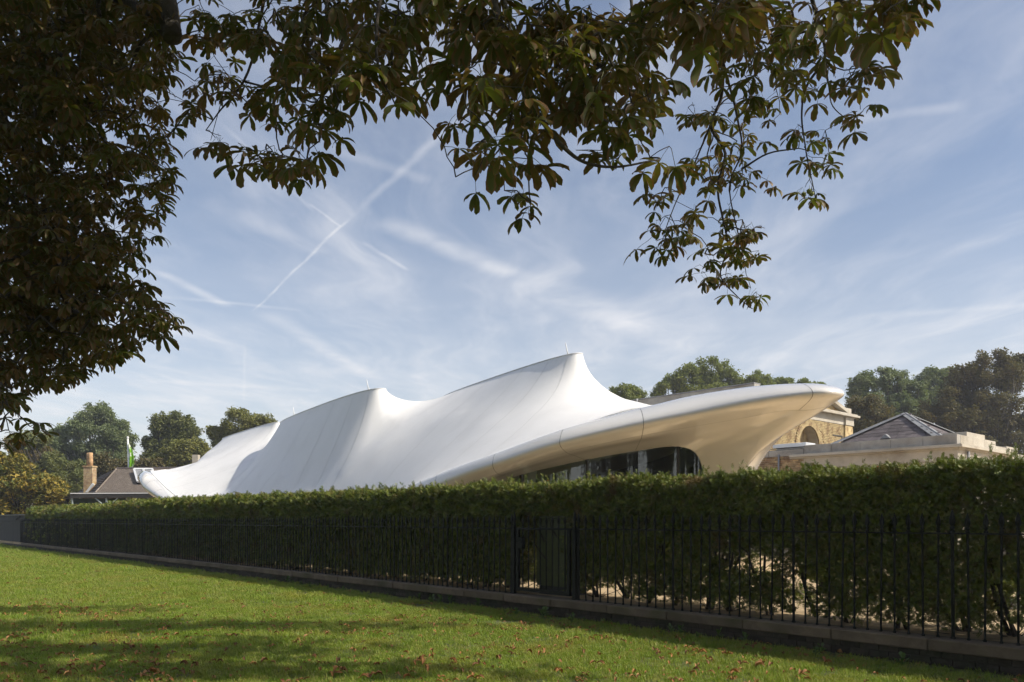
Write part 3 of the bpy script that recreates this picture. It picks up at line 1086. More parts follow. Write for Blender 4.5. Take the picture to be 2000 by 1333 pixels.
# brick wall left of the stone pavilion, built brick by brick where it shows
part('brick_backing', gal, M['brickmortar'], lambda b: wbox(b, T1 + .01, 27, O0 + .06, O0 + .5, GZ, 4.12))
part('wall_coping', gal, M['stonedark'], lambda b: [wbox(b, T1 + .01 + k * 1.5, T1 + k * 1.5 + 1.495, O0 - .03, O0 + .55, 4.125, 4.37) for k in range(9)], bevel=.01)
bl, bh = .225, .075


def brick_mesh(l, m):
    mb = MB(); mb.box((0, 0, 0), (l, .06, bh - .012), AX)
    return mb.mesh('brick', m)


bm_full = brick_mesh(bl - .012, M['brick'])
nb = 0
for row in range(18):
    z = 4.085 - row * bh
    t = T1 + .02 + (bl / 2 if row % 2 else 0)
    k = 0
    while t + bl < T1 + .05 + 16 * bl:
        link('brick', bm_full, gal, W(t + bl / 2, O0 + .04 - rng.uniform(0, .006), z))
        t += bl; nb += 1
rest = MB()
for row in range(18):
    z = 4.085 - row * bh
    t = T1 + .05 + 16 * bl + (bl / 2 if row % 2 else 0)
    while t < 22:
        rest.box(W(t + bl / 2, O0 + .04, z), (bl - .012, .06, bh - .012), AX); t += bl
tag(link('brickwork', rest.mesh('brickwork', M['brick']), gal), kind='stuff')
part('downpipe', gal, M['lead'], lambda b: b.tube([W(T1 + 1.05, O0 - .05, GZ), W(T1 + 1.05, O0 - .05, 4.2)], .035, 8), smooth=True)

# raised central block with arched gable
CT, CO0, CO1 = 15.4, 20.8, 29.0
CM = 24.9
part('wall', gal, M['brickmortar'], lambda b: wbox(b, CT + .9, 44, CO0 + .02, CO1, GZ, 6.2))


# gable wall with a real arched opening: built from strips round the arch
def gable(b):
    x0, x1 = CO0 + .02, CO1
    zt = 6.2; zs = 4.97; rad = .92
    n = 14
    arc = [(CM + rad * math.cos(PI * k / n), zs + rad * math.sin(PI * k / n)) for k in range(n + 1)]
    outer = [(x1, GZ), (x1, zt), (x0, zt), (x0, GZ), (CM - rad, GZ)] + arc[::-1] + [(CM + rad, GZ)]
    b.prism([W(CT + .05, o, z) for o, z in outer], D * .5)


part('gable_wall', gal, M['brickmortar'], gable)
part('arch_recess', gal, M['brick2'], lambda b: wbox(b, CT + .52, CT + .9, CO0 + .02, CO1, GZ, 6.1))
part('arch_window', gal, M['darkmetal'], lambda b: wbox(b, CT + .46, CT + .51, CM - .5, CM - .1, GZ, 5.6))
bricks = MB(); ringb = MB()
for row in range(28):
    z = 6.16 - row * bh
    o = CO0 + .03 + (bl / 2 if row % 2 else 0)
    while o + bl < CO1:
        c = o + bl / 2
        r_ = math.hypot(c - CM, z - 4.97) if z > 4.97 else abs(c - CM)
        if r_ > 1.27:
            bricks.box(W(CT + .03 - rng.uniform(0, .008), c, z), (.05, bl - .012, bh - .012), AX)
        o += bl
for k in range(30):
    an = PI * (k + .5) / 30
    e1 = B * math.cos(an) + Vector((0, 0, math.sin(an))); e2 = -B * math.sin(an) + Vector((0, 0, math.cos(an)))
    ringb.box(W(CT + .02, CM, 4.97) + e1 * 1.09, (.07, .33, .105), (D, e1, e2))
# corner pier bricks
tag(link('brickwork', bricks.mesh('brickwork', M['brick2']), gal), kind='stuff')
tag(link('arch_ring', ringb.mesh('arch_ring', M['brick2']), gal), kind='stuff')
part('pier', gal, M['brick2'], lambda b: wbox(b, CT - .08, CT + .3, CO1 - .75, CO1 + .03, GZ, 6.18))
part('panel_reveal', gal, M['groove'], lambda b: [wbox(b, CT - .035, CT + .0, CO1 - 1.9, CO1 - .95, 5.62, 5.66), wbox(b, CT - .035, CT, CO1 - .99, CO1 - .95, 4.3, 5.62)])
part('entablature', gal, M['stone'], lambda b: (wbox(b, CT - .02, CT + .9, CO0, CO1 - .78, 6.21, 6.6), wbox(b, CT - .12, CT + .9, CO1 - .775, CO1 + .06, 6.20, 6.6)))
part('cornice', gal, M['stone'], lambda b: (wbox(b, CT - .3, CT + .9, CO0 - .2, CO1 + .35, 6.605, 6.70), wbox(b, CT - .22, CT + .9, CO0 - .1, CO1 + .25, 6.705, 6.76)))


def ped(b):
    h0, h1 = 6.765, 7.62
    b.prism([W(CT + .02, CO0 + .8, h0), W(CT + .02, CO1 - .9, h0), W(CT + .02, CM, h1)], D * .3)


part('pediment', gal, M['brick2'], ped)


def rake(b):
    h0, h1 = 6.78, 7.66
    for e in (CO0 + .7, CO1 - .8):
        a = W(CT - .22, e, h0); c = W(CT - .22, CM, h1)
        b.prism([a, c, c + Vector((0, 0, .16)), a + Vector((0, 0, .16))], D * .55)


part('raking_cornice', gal, M['stone'], rake)
part('parapet_stone', gal, M['stone'], lambda b: wbox(b, CT + .0, CT + .9, CO1 - .72, CO1 + .05, 6.765, 7.06), bevel=.01)
part('attic_wall', gal, M['stone'], lambda b: wbox(b, CT + .35, 44, CO0 - .02, CO1 - .8, 6.77, 6.98))
for k in range(15):
    a = CT + .3 + k * 1.9
    part('parapet_stone', gal, M['stonedark'], lambda b: wbox(b, a, a + 1.895, CO0 - .05, CO0 + .4, 6.985, 7.40), bevel=.008)
    part('parapet_lead', gal, M['lead'], lambda b: wbox(b, a, a + 1.89, CO0 - .09, CO0 + .44, 7.404, 7.45))
part('parapet_pipe', gal, M['white'], lambda b: b.tube([W(CT + 6.6, CO0 - .1, 6.9), W(CT + 6.6, CO0 - .1, 7.46)], .04, 8))

# rooftop plant on the flat roof behind the brick wall
pl = thing('rooftop_unit', W(14.3, 20.9, 4.2), 'pale metal ventilation unit on the flat roof above the brick wall', 'ventilation unit')
part('casing', pl, M['zinc'], lambda b: wbox(b, 13.3, 14.6, 20.6, 21.4, 4.47, 4.72), bevel=.02)
part('louvre', pl, M['darkmetal'], lambda b: [wbox(b, 13.2, 15.9, 20.52 + .0, 20.56, 4.44 + k * .07, 4.475 + k * .07) for k in range(2)])
part('post', pl, M['white'], lambda b: wbox(b, 14.95, 15.05, 20.45, 20.55, 4.2, 4.8))
part('duct', pl, M['zinc'], lambda b: b.prism([W(13.2, 20.5, 4.56), W(14.7, 20.5, 4.56), W(14.7, 20.5, 4.70), W(13.6, 20.5, 4.70)], B * .08))
part('rail', pl, M['white'], lambda b: wbox(b, 13, 16.2, 20.44, 20.5, 4.36, 4.42))

# =================================================================== KERB WALL
kerb = thing('kerb_wall', W(10, 0, 0), 'low dark brick wall with weathered stone coping carrying the railing', 'wall')
part('core', kerb, M['mortar'], lambda b: wbox(b, -6, 56, -.105, .14, -.2, .165))
t = -6.0; k = 0
while t < 49.5:
    L = 1.18 + rng.uniform(-.08, .08)
    mb = MB(); dzz = rng.uniform(-.003, .003); dyy = rng.uniform(-.005, .005)
    c = W(t + L / 2, -.01 + dyy, .235 + dzz)
    mb.box((0, 0, 0), (L - .009, .36, .13), AX)
    link('coping_stone', mb.mesh('coping_stone', M['coping'], bevel=.012), kerb, c)
    t += L
pb = MB(); pb.box((0, 0, 0), (.213, .10, .063), AX); pbm = pb.mesh('brick', M['plinthbrick'])
cnt = 0
for row in range(2):
    t = -6 + (.1125 if row else 0)
    while cnt < (row + 1) * 148:
        link('brick', pbm, kerb, W(t + .11, -.075 - rng.uniform(0, .006), .132 - row * .075)); t += .225; cnt += 1
rest = MB()
for row in range(2):
    t = -6 + (.1125 if row else 0) + 148 * .225
    while t < 49:
        rest.box(W(t + .11, -.078, .132 - row * .075), (.213, .10, .063), AX); t += .225
tag(link('brickwork', rest.mesh('brickwork', M['plinthbrick']), kerb), kind='stuff')

# =================================================================== RAILING
RZ = 1.455


def bar_mesh(r, h):
    mb = MB(); mb.lathe([(r * 1.5, 0), (r * 1.5, .02), (r, .03), (r, h)], 6)
    return mb.mesh('bar', M['iron'], smooth=False)


def finial_mesh(k=1.0):
    mb = MB()
    mb.lathe([(.013, -.01), (.024, 0), (.024, .012), (.014, .02), (.014, .03), (.023, .036), (.023, .046), (.012, .056), (.026, .085), (.030, .105), (.024, .14), (.012, .185), (.002, .215)], 8, sq=.62)
    return mb.mesh('finial', M['iron'], smooth=True)


barm = bar_mesh(.0125, RZ - KT + .01); barthick = bar_mesh(.019, RZ - KT + .02); finm = finial_mesh()


def railing(name, ts, label, t0, t1):
    root = thing(name, W(t0, 0, KT), label, 'railing')
    for i, t in enumerate(ts):
        thick = (i % 12 == 0)
        b = link('bar', barthick if thick else barm, root, W(t, 0, KT), (rng.normal(0, .006), rng.normal(0, .006), FA))
        f = link('finial', finm, None, (0, 0, RZ - KT + .012), (0, 0, rng.uniform(-.15, .15)), (1.15 if thick else 1.0) * rng.uniform(.97, 1.03))
        f.parent = b
    part('top_rail', root, M['iron'], lambda b: wbox(b, t0, t1, -.02, .02, RZ - .012, RZ + .006))
    return root


tsR = [6.29 - .156 * i for i in range(0, 60)]
tsL = [7.93 + .156 * i for i in range(0, 275)]
railing('railing', tsR, 'black spear-topped iron railing to the right of the gate', -3.0, 6.27)
railing('railing', tsL, 'long black spear-topped iron railing running left from the gate', 7.95, 57.5)
gate = thing('gate', W(7.1, 0, KT), 'black iron pedestrian gate set in the railing before a green cabinet', 'gate')
part('gate_post', gate, M['iron'], lambda b: wbox(b, 7.82, 7.885, -.035, .03, KT, RZ + .03))
part('gate_post', gate, M['iron'], lambda b: wbox(b, 6.34, 6.405, -.035, .03, KT, RZ + .03))
part('frame_stile', gate, M['iron'], lambda b: wbox(b, 7.72, 7.775, -.03, .02, KT + .05, RZ + .0))
part('frame_stile', gate, M['iron'], lambda b: wbox(b, 6.47, 6.53, -.03, .02, KT + .05, RZ + .0))
part('bottom_rail', gate, M['iron'], lambda b: wbox(b, 6.531, 7.719, -.025, .015, KT + .06, KT + .12))
part('top_rail', gate, M['iron'], lambda b: wbox(b, 6.43, 7.79, -.022, .018, RZ - .022, RZ + .01))
part('lock_box', gate, M['iron'], lambda b: wbox(b, 7.60, 7.719, -.05, .03, KT + .80, KT + 1.0), bevel=.005)
part('handle', gate, M['iron'], lambda b: b.tube([W(7.66, -.06, KT + .92), W(7.66, -.10, KT + .92), W(7.56, -.10, KT + .92)], .01, 6))
for i in range(8):
    b = link('bar', barm, gate, W(6.60 + i * .147, 0, KT + .06), (0, 0, FA), (1, 1, .95))
    f = link('finial', finm, None, (0, 0, RZ - KT + .012)); f.parent = b
for t in (6.375, 7.845):
    link('finial', finm, gate, W(t, 0, RZ + .035), (0, 0, FA), 1.25)

cab = thing('utility_cabinet', W(7.44, .75, GZ), 'dark green metal cabinet behind the railing gate under the hedge', 'cabinet')
part('body', cab, M['cabinet'], lambda b: wbox(b, 7.02, 7.86, .55, 1.0, .42, 1.62), bevel=.012)
part('plinth', cab, M['darkmetal'], lambda b: wbox(b, 7.06, 7.82, .58, .98, GZ, .418))
part('lid', cab, M['cabinet'], lambda b: wbox(b, 6.98, 7.90, .50, 1.04, 1.622, 1.67), bevel=.01)
part('door_gap', cab, M['groove'], lambda b: wbox(b, 7.435, 7.445, .545, .56, .46, 1.58))

# timber fence closing the far left end
tf = thing('timber_fence', W(52, .3, 0), 'dark grey timber board fence at the far left end of the hedge', 'fence')
for i in range(64):
    part('board', tf, M['fencewood'], lambda b: wbox(b, 49.6 + i * .15, 49.6 + i * .15 + .142, .3, .325 + .01 * (i % 2), 0.02, 1.86 + rng.uniform(-.006, .006)))
part('fence_rail', tf, M['fencewood'], lambda b: wbox(b, 49.6, 59.2, .24, .299, 1.52, 1.60))
part('fence_cap', tf, mat('pale_grey_wood', (.16, .16, .16), .8), lambda b: wbox(b, 49.6, 59.2, .22, .37, 1.875, 1.94))
part('fence_brace', tf, M['fencewood'], lambda b: b.tube([W(53.5, .25, 1.62), W(52.2, .25, 1.86)], .04, 4))

# =================================================================== HEDGE
hedge = thing('yew_hedge', W(15, .9, GZ), 'long clipped dark green yew hedge behind the iron railing', 'hedge')


def sprig(seed, nn=9):
    r = random.Random(seed); mb = MB(); uv = []
    def spray(o, d, L, k):
        d = d.normalized()
        a = d.cross(Vector((0, 0, 1)));
        if a.length < .1: a = d.cross(Vector((1, 0, 0)))
        a.normalize(); c = a.cross(d)
        for i in range(k):
            f = (i + .6) / k
            p = o + d * (L * f)
            for sg in (-1, 1):
                nd = (d * .55 + a * sg * .8 + c * r.uniform(-.25, .45)).normalized()
                ln = .024 * (1.1 - .45 * f) * r.uniform(.8, 1.2)
                wd = c.cross(nd).normalized() * .0028 + c * r.uniform(-.001, .001)
                mb.poly([p - wd, p + nd * ln * .5 - wd * 1.5, p + nd * ln, p + nd * ln * .5 + wd * 1.5])
    o = Vector((0, 0, 0)); d = Vector((r.uniform(-.15, .15), r.uniform(-.15, .15), 1))
    spray(o, d, .085, nn)
    for q in range(3):
        b = o + d.normalized() * (.012 + .018 * q)
        an = r.uniform(0, 2 * PI)
        spray(b, Vector((math.cos(an), math.sin(an), r.uniform(.3, 1.0))), .055, 6)
    return source('yew_sprig', mb.mesh('yew_sprig', M['yew'], recalc=False))


sprigs = [sprig(i) for i in range(4)]


def hedge_points():
    pts = []; rots = []; scl = []
    def put(t, o, z, out, s):
        pts.append((t, o, z)); rots.append(out); scl.append(s)
    # density per metre along t, with bigger sprigs far away
    t = -4.0
    while t < 49.4:
        step = 0.5
        Y = 8.17 + .746 * t
        s = .76 if Y < 11 else (.76 + (Y - 11) * .055)
        s = min(s, 2.6)
        kd = 1 / (s * s)
        n = int(4800 * step * kd * (1.0 if t < 22 else 1.35))
        for _ in range(n):
            tt = t + random.random() * step
            htop = 2.19 + .09 * noise.noise(Vector((tt * .6, 0, 3))) + .08 * noise.noise(Vector((tt * 2.2, 0, 1))) - (.10 if tt > 33.3 else 0)
            u = random.random()
            if u < .22:                 # top shell
                o = .25 + random.random() * 1.15
                z = htop - random.random() ** 2 * .22 + .06 * noise.noise(Vector((tt * 5, o * 5, 0)))
                out = (random.gauss(0, .5), random.gauss(-.1, .5), 1.0)
                if random.random() < .05: z += random.random() * .10
            elif u < .52:               # front face
                z = .38 + random.random() * (htop - .4)
                o = .24 + random.random() ** 2 * .35 + .10 * noise.noise(Vector((tt * 2.5, z * 2.5, 9)))
                out = (random.gauss(0, .6), -1.0, random.gauss(.35, .5))
            elif u < .70:               # back face
                z = .38 + random.random() * (htop - .4)
                o = 1.4 - random.random() ** 2 * .3
                out = (random.gauss(0, .6), 1.0, random.gauss(.35, .5))
            else:                       # upper body
                z = (1.45 + random.random() * (htop - 1.5)) if random.random() < .35 else (.42 + random.random() * (htop - .5))
                o = .3 + random.random() * 1.05
                out = (random.gauss(0, 1), random.gauss(0, 1), random.gauss(.4, .6))
            # open, leggy lower part: clumps with real gaps, more open towards the right
            if z < 1.72:
                dens = 1.2 if tt > 22 else (.80 if tt > 8 else .66)
                if 16 < tt <= 22: dens = 1.0
                fv = noise.noise(Vector((tt * 1.7, z * 1.5, o * .35 + 4))) * .5 + noise.noise(Vector((tt * 4.0, z * 3.6, o * .8))) * .20
                lim = (dens - .5) * 1.2 + max(0, (z - 1.3)) * 1.1
                if fv > lim:
                    continue
            if 6.85 < tt < 8.0 and z < 1.72 and o < 1.1: continue
            put(tt, o, z, out, s * random.choice([.65, .85, 1.0, 1.0, 1.2, 1.5]))
        t += step
    for _ in range(230):                  # stray shoots left by the clipping
        tt = random.uniform(-4, 30); o = random.uniform(.25, 1.3); L = random.uniform(.06, .2)
        dx, dy = random.gauss(0, .25), random.gauss(-.1, .25)
        for k in range(5):
            f = k / 4 * L
            put(tt + dx * f, o + dy * f, 2.2 + f, (dx + random.gauss(0, .35), dy + random.gauss(0, .35), 1.0), .8 if tt < 12 else 1.2)
    return pts, rots, scl


hp, ho, hs = hedge_points()
wp = [W(*p) for p in hp]
rt = []
for (a, b, c) in ho:
    v = D * a + B * b + Vector((0, 0, c))
    q = v.to_track_quat('Z', 'Y')
    e = (q @ Euler((0, 0, random.uniform(0, 2 * PI))).to_quaternion()).to_euler()
    rt.append((e.x, e.y, e.z))
tag(scatter('foliage', 'yew_scatter', sprigs, [tuple(p) for p in wp], rt, hs, hedge), kind='stuff')
# stems
t = -4.0
while t < 24:
    mb = MB(); base = W(t, rng.uniform(.6, 1.05), GZ - .02)
    for q in range(int(rng.integers(2, 5))):
        dr = Vector((rng.normal(0, .32), rng.normal(0, .22), 1))
        p = base + D * rng.normal(0, .05); path = [p]
        r0 = rng.uniform(.014, .034)
        for s_ in range(6):
            p = p + dr * .3 + Vector((rng.normal(0, .05), rng.normal(0, .05), 0)); path.append(p)
        path = [x for x in path if x.z < 1.75 and .3 < (x - F0).dot(B) < 1.3]
        if len(path) < 2: continue
        mb.tube(path, [r0 * (1 - .12 * i) for i in range(len(path))], 5)
        for tw in range(5):
            i = int(rng.integers(0, len(path))); a = path[i]
            dd_ = Vector((rng.normal(0, .6), rng.normal(0, .6), rng.uniform(.1, .8)))
            mb.tube([a, a + dd_ * .2 + Vector((0, 0, -.02)), a + dd_ * .42], [.008, .006, .003], 4)
    link('stem', mb.mesh('stem', M['bark'], smooth=True), hedge)
    t += rng.uniform(.42, .7)
# a few red berries in the crown
for i in range(26):
    tt = rng.uniform(-1, 12); mb = MB()
    link('berry', MB().lathe([(.002, -.006), (.006, -.003), (.007, .002), (.004, .006)], 6).mesh('berry', M['redberry'], smooth=True), hedge, W(tt, rng.uniform(.2, .5), rng.uniform(1.9, 2.28)))

# =================================================================== LODGE at the left
lod = thing('tiled_lodge', P(230, 1000, 56), 'low lodge with brown tiled hip roof, skylight and dark veranda left of the pavilion', 'building')
LY = 55.0
rl, rr_ = P(228, 916, 60), P(460, 914, 60)
el, er = P(186, 963, LY), P(470, 962, LY)
bl_, br_ = P(152, 963, 64), P(430, 963, 66)


def courses(b, r0, r1, e0, e1, n, step=.03, bell=0.0):
    nrm = (e1 - e0).cross(r0 - e0).normalized()
    if nrm.z < 0: nrm = -nrm
    for i in range(n):
        f0, f1 = i / n, (i + 1) / n
        def pt(f, sd):
            p = (e0.lerp(r0, f) if sd == 0 else e1.lerp(r1, f))
            return p + Vector((0, 0, -bell * math.sin(PI * f)))
        a, c = pt(f0, 0), pt(f0, 1); d, e = pt(f1, 0), pt(f1, 1)
        b.poly([a + nrm * step, c + nrm * step, e, d])
        b.poly([a, c, c + nrm * step, a + nrm * step])


part('roof_slope', lod, M['tile'], lambda b: courses(b, rl, rr_, el, er, 24, .035))
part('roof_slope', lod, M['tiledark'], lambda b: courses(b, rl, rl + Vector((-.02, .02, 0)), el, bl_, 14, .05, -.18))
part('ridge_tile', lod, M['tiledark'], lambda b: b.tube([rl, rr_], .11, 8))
part('hip_tile', lod, M['tile'], lambda b: b.tube([el, rl], .07, 6))
part('wall', lod, M['brick'], lambda b: b.prism([P(160, 1010, 57) - Vector((0, 0, 1.5)), P(470, 1010, 57) - Vector((0, 0, 1.5)), P(470, 966, 57), P(160, 966, 57)], (0, 6, 0)))
part('fascia', lod, M['darkwood'], lambda b: b.prism([P(137, 973, LY - 1), P(475, 972, LY - 1), P(475, 964, LY - 1), P(137, 965, LY - 1)], (0, .2, 0)))
part('gutter', lod, M['white'], lambda b: b.prism([P(137, 965, LY - 1.03), P(475, 963.6, LY - 1.03), P(475, 962, LY - 1.03), P(137, 963.2, LY - 1.03)], (0, .3, 0)))
part('veranda_roof', lod, M['darkwood'], lambda b: b.prism([P(137, 964, LY - .99), P(475, 963, LY - .99), P(470, 962, 57), P(150, 963.5, 57)], (0, 0, -.05)))
part('screen', lod, M['meshgreen'], lambda b: b.prism([P(140, 1010, LY - .2), P(475, 1010, LY - .2), P(475, 973, LY - .2), P(140, 974, LY - .2)], (0, .05, 0)))
for x in (141, 208, 268, 330, 390, 450):
    part('post', lod, M['teal'], lambda b: b.tube([P(x, 1030, LY - .9), P(x, 973, LY - .9)], .07, 4))
for x in (208, 268, 330, 390):
    for sg in (-1, 1):
        part('brace', lod, M['teal'], lambda b: b.tube([P(x + sg * 1, 992, LY - .9), P(x + sg * 22, 973, LY - .9)], .05, 4))
# skylight
sk = [P(263, 945, 56.7), P(298, 942, 56.7), P(297, 920, 59.2), P(262, 920, 59.2)]
kx = P(290, 921, 58.9)
skn = Vector((0, -.62, .78)); 
s0, s1, s2, s3 = P(270, 944, 56.6), P(303, 944, 56.6), P(299, 920, 59.0), P(263, 920, 59.0)
sky_frame = part('skylight', lod, M['white'], lambda b: [b.tube([a + skn * .15, c + skn * .15], .09, 4) for a, c in ((s0, s1), (s1, s2), (s2, s3), (s3, s0), ((s0 + s1) / 2, (s2 + s3) / 2))])
for a, b_, c, d in ((s0, (s0 + s1) / 2, (s2 + s3) / 2, s3), ((s0 + s1) / 2, s1, s2, (s2 + s3) / 2)):
    o = link('pane', MB().poly([q + skn * .13 for q in (a, b_, c, d)]).mesh('pane', M['lead']), None)
    o.parent = sky_frame; o.matrix_parent_inverse = Matrix.Identity(4)
    o.parent = sky_frame; o.location = (0, 0, 0)
part('skylight_kerb', lod, M['darkmetal'], lambda b: b.prism([s0 - skn * .2, s3 - skn * .2, s3 + skn * .1, s0 + skn * .1], (-.12, 0, 0)))
# chimney
ch0, ch1 = P(163, 965, 58), P(180, 965, 58)
cht = P(170, 912, 58).z


def chim(b):
    b.box(((ch0.x + ch1.x) / 2, 58.3, (cht + 1) / 2), (ch1.x - ch0.x, .6, cht - 1))
    b.box(((ch0.x + ch1.x) / 2, 58.3, cht + .03), (ch1.x - ch0.x + .1, .7, .1))


chm = part('chimney', lod, M['brick'], chim)
for i in range(14):
    part('chimney_course', lod, M['brickmortar'], lambda b: b.box(((ch0.x + ch1.x) / 2, 58.3, cht - .1 - i * .11), (ch1.x - ch0.x + .012, .612, .014)))
for dx in (.12, -.1):
    part('chimney_pot', lod, M['pot'], lambda b: b.lathe([(.17, 0), (.17, .45), (.15, .5), (.17, .55), (.155, .6), (.17, .68), (.15, .74), (.16, .95), (.12, .97)], 12, ((ch0.x + ch1.x) / 2 + dx, 58.2 + (.15 if dx < 0 else -.05), cht + .07)), smooth=True)
part('flashing', lod, M['white'], lambda b: b.prism([P(166, 962, 57.95), P(171, 962, 57.95), P(184, 947, 57.95), P(180, 944, 57.95)], (0, .1, 0)))
part('chimney', lod, M['stone'], lambda b: (b.box(P(383, 909, 62), (.45, .45, 1.6)), b.box(P(383, 898, 62), (.3, .3, .3))))
part('side_canopy', lod, M['darkwood'], lambda b: b.prism([P(97, 975, LY + 2), P(137, 971, LY - 1), P(137, 966, LY - 1), P(104, 968, LY + 2)], (0, 1.5, 0)))
for x in (101, 110, 119, 128):
    part('awning_stripe', lod, M['white'] if x in (101, 119) else M['darkmetal'], lambda b: b.prism([P(x, 975, LY + 1), P(x + 7, 974, LY + 1), P(x + 5, 990, LY + 1)], (0, .05, 0)))
for o in [o for o in lod.children if o.name.startswith('pane')]:
    pass

fl = thing('flagpole', P(251, 1010, 62), 'white flagpole with green and white flag above the lodge roof', 'flag')
part('pole', fl, M['white'], lambda b: b.tube([P(252, 1005, 62), P(252, 915, 62), P(249.5, 856, 62)], [.1, .09, .06], 8), smooth=True)
part('ball', fl, M['white'], lambda b: b.lathe([(.02, -.08), (.09, -.04), (.1, 0), (.07, .06), (.01, .09)], 8, P(249.5, 855, 62)), smooth=True)
rows = []
for i in range(15):
    f = i / 14; row = []
    y = 866 + f * 46
    wpx = 2.5 + 9.5 * math.sin(min(1, f * 1.25) * PI * .52) * (1 if f < .9 else 1 - (f - .9) * 3)
    for j in range(7):
        q = j / 6
        p = P(251 + q * wpx, y + q * 4, 62); p.y += .16 * math.sin(q * 9 + f * 2)
        row.append(p)
    rows.append(row)
part('flag', fl, M['flag'], lambda b: b.grid(rows), smooth=True)

# =================================================================== BACKGROUND TREES
def leafspray(seed, n, rad, ls, m, asp=.55):
    r = random.Random(seed); mb = MB()
    for i in range(n):
        d = Vector((r.gauss(0, 1), r.gauss(0, 1), r.gauss(0, .8)))
        d = d.normalized() * rad * r.random() ** .5
        nd = Vector((r.gauss(0, 1), r.gauss(0, 1), r.gauss(-.3, .6))).normalized()
        sd = nd.cross(Vector((r.gauss(0, .5), r.gauss(0, .5), 1))).normalized()
        L = ls * r.uniform(.7, 1.3)
        up = nd.cross(sd) * L * .12
        mb.poly([d, d + nd * L * .5 + sd * L * asp * .5 + up, d + nd * L, d + nd * L * .5 - sd * L * asp * .5 + up])
    return source('leaf_spray', mb.mesh('leaf_spray', m, recalc=False))


TREEM = {
    'green': treemat('plane_leaves', [(0.169, 0.208, 0.049), (0.234, 0.273, 0.065), (0.273, 0.299, 0.078), (0.156, 0.182, 0.052)]),
    'dark': treemat('dark_leaves', [(0.124, 0.150, 0.055), (0.163, 0.182, 0.060), (0.195, 0.202, 0.072)]),
    'poplar': treemat('poplar_leaves', [(0.156, 0.202, 0.098), (0.195, 0.234, 0.111), (0.234, 0.260, 0.130)]),
    'gold': treemat('golden_leaves', [(.36, .27, .05), (.42, .31, .06), (.14, .15, .035), (.28, .23, .05), (.11, .13, .03), (.16, .16, .04)]),
    'rust': treemat('rusty_leaves', [(.12, .11, .045), (.155, .125, .052), (.105, .11, .042), (.17, .135, .058)]),
    'orange': treemat('orange_leaves', [(.22, .16, .06), (.24, .18, .06), (.16, .15, .05)]),
    'olive': treemat('olive_leaves', [(0.176, 0.189, 0.052), (0.221, 0.227, 0.065), (0.247, 0.234, 0.072)]),
}
SPR = {k: [leafspray(20 + i, 20, .5, .24, m) for i in range(3)] for k, m in TREEM.items()}
SPR['shrub'] = [leafspray(60 + i, 16, .12, .05, TREEM['green']) for i in range(3)]


def tree(name, label, kind, Y, blobs, base_x, dens=1.0, group='trees beyond the buildings', lob=.23, cat='tree'):
    """blobs: ellipses of the crown (centre x,y and half sizes in photo pixels); depth of the crown about its mean half width"""
    k = Y / F
    bz = Vector((P(base_x, HOR, Y).x, Y, 0))
    root = thing(name, bz, label, cat, group)
    pts = []; sc = []
    r = random.Random(hash(label) % 9999 if False else len(label) * 31 + int(base_x))
    tb = MB()
    top = None
    for (cx, cy, rx, ry) in blobs:
        c = P(cx, cy, Y); ax, az = rx * k, ry * k; ay = (ax + az) / 2 * .9
        c.y += r.uniform(-.2, .2) * ay
        nl = int(14 + 8 * math.sqrt(ax * az))
        area = 4 * PI * ((ax * az + ax * ay + ay * az) / 3)
        for li in range(nl):
            d = Vector((r.gauss(0, 1), r.gauss(0, 1), r.gauss(0, 1))).normalized() * (.55 + .33 * r.random())
            lc = c + Vector((d.x * ax, d.y * ay, d.z * az))
            lr = lob * min(ax, az) * r.uniform(.75, 1.3)
            ns_ = max(12, int(dens * 17.0 * lr * lr * 4))
            for q in range(ns_):
                dd_ = Vector((r.gauss(0, 1), r.gauss(0, 1), r.gauss(0, 1))).normalized() * lr * (r.random() ** .35)
                dd_.z *= .8
                p = lc + dd_
                if p.z < .6: continue
                pts.append(p); sc.append(r.uniform(.7, 1.25))
            mid = bz.lerp(lc, .5); mid.z = max(bz.z + 1, mid.z)
            tb.tube([Vector((bz.x, bz.y, max(1.5, (c.z - az) * .8))), mid + Vector((r.gauss(0, .3), 0, 0)), lc], [.11, .06, .02], 5)
        top = c if top is None or c.z > top.z else top
    # trunk
    tb.tube([bz - Vector((0, 0, .2)), bz + Vector((.1, 0, top.z * .3)), Vector((top.x * .4 + bz.x * .6, Y, top.z * .65)), top], [.42, .33, .22, .06], 8)
    link('trunk', tb.mesh('trunk', M['bark'], smooth=True), root)
    rots = [(r.uniform(-.6, .6), r.uniform(-.6, .6), r.uniform(0, 6.28)) for _ in pts]
    tag(scatter('crown', 'crown_' + kind, SPR[kind], [tuple(p) for p in pts], rots, sc, root), kind='stuff')
    return root


tree('poplar_tree', 'tall rounded grey-green tree behind the lodge chimney', 'poplar', 92,
     [(195, 850, 58, 52), (190, 812, 34, 26), (228, 860, 32, 50), (215, 905, 55, 40), (130, 880, 34, 50), (118, 858, 20, 26)], 195)
tree('oak_tree', 'open dark tree with split crown left of the white roof', 'dark', 85,
     [(318, 832, 22, 20), (350, 826, 26, 18), (368, 848, 22, 18), (320, 862, 26, 22), (293, 866, 13, 10), (300, 900, 24, 24), (345, 850, 14, 22)], 335, lob=.4)
tree('oak_tree', 'broad olive tree in front of the split-crowned tree', 'olive', 78,
     [(350, 885, 36, 26), (385, 880, 26, 22), (390, 900, 40, 26), (330, 905, 40, 24)], 360)
tree('oak_tree', 'domed green tree rising behind the left white peak', 'olive', 84,
     [(470, 830, 44, 32), (510, 832, 30, 24), (440, 858, 32, 26), (420, 845, 12, 10), (480, 870, 60, 30)], 470)
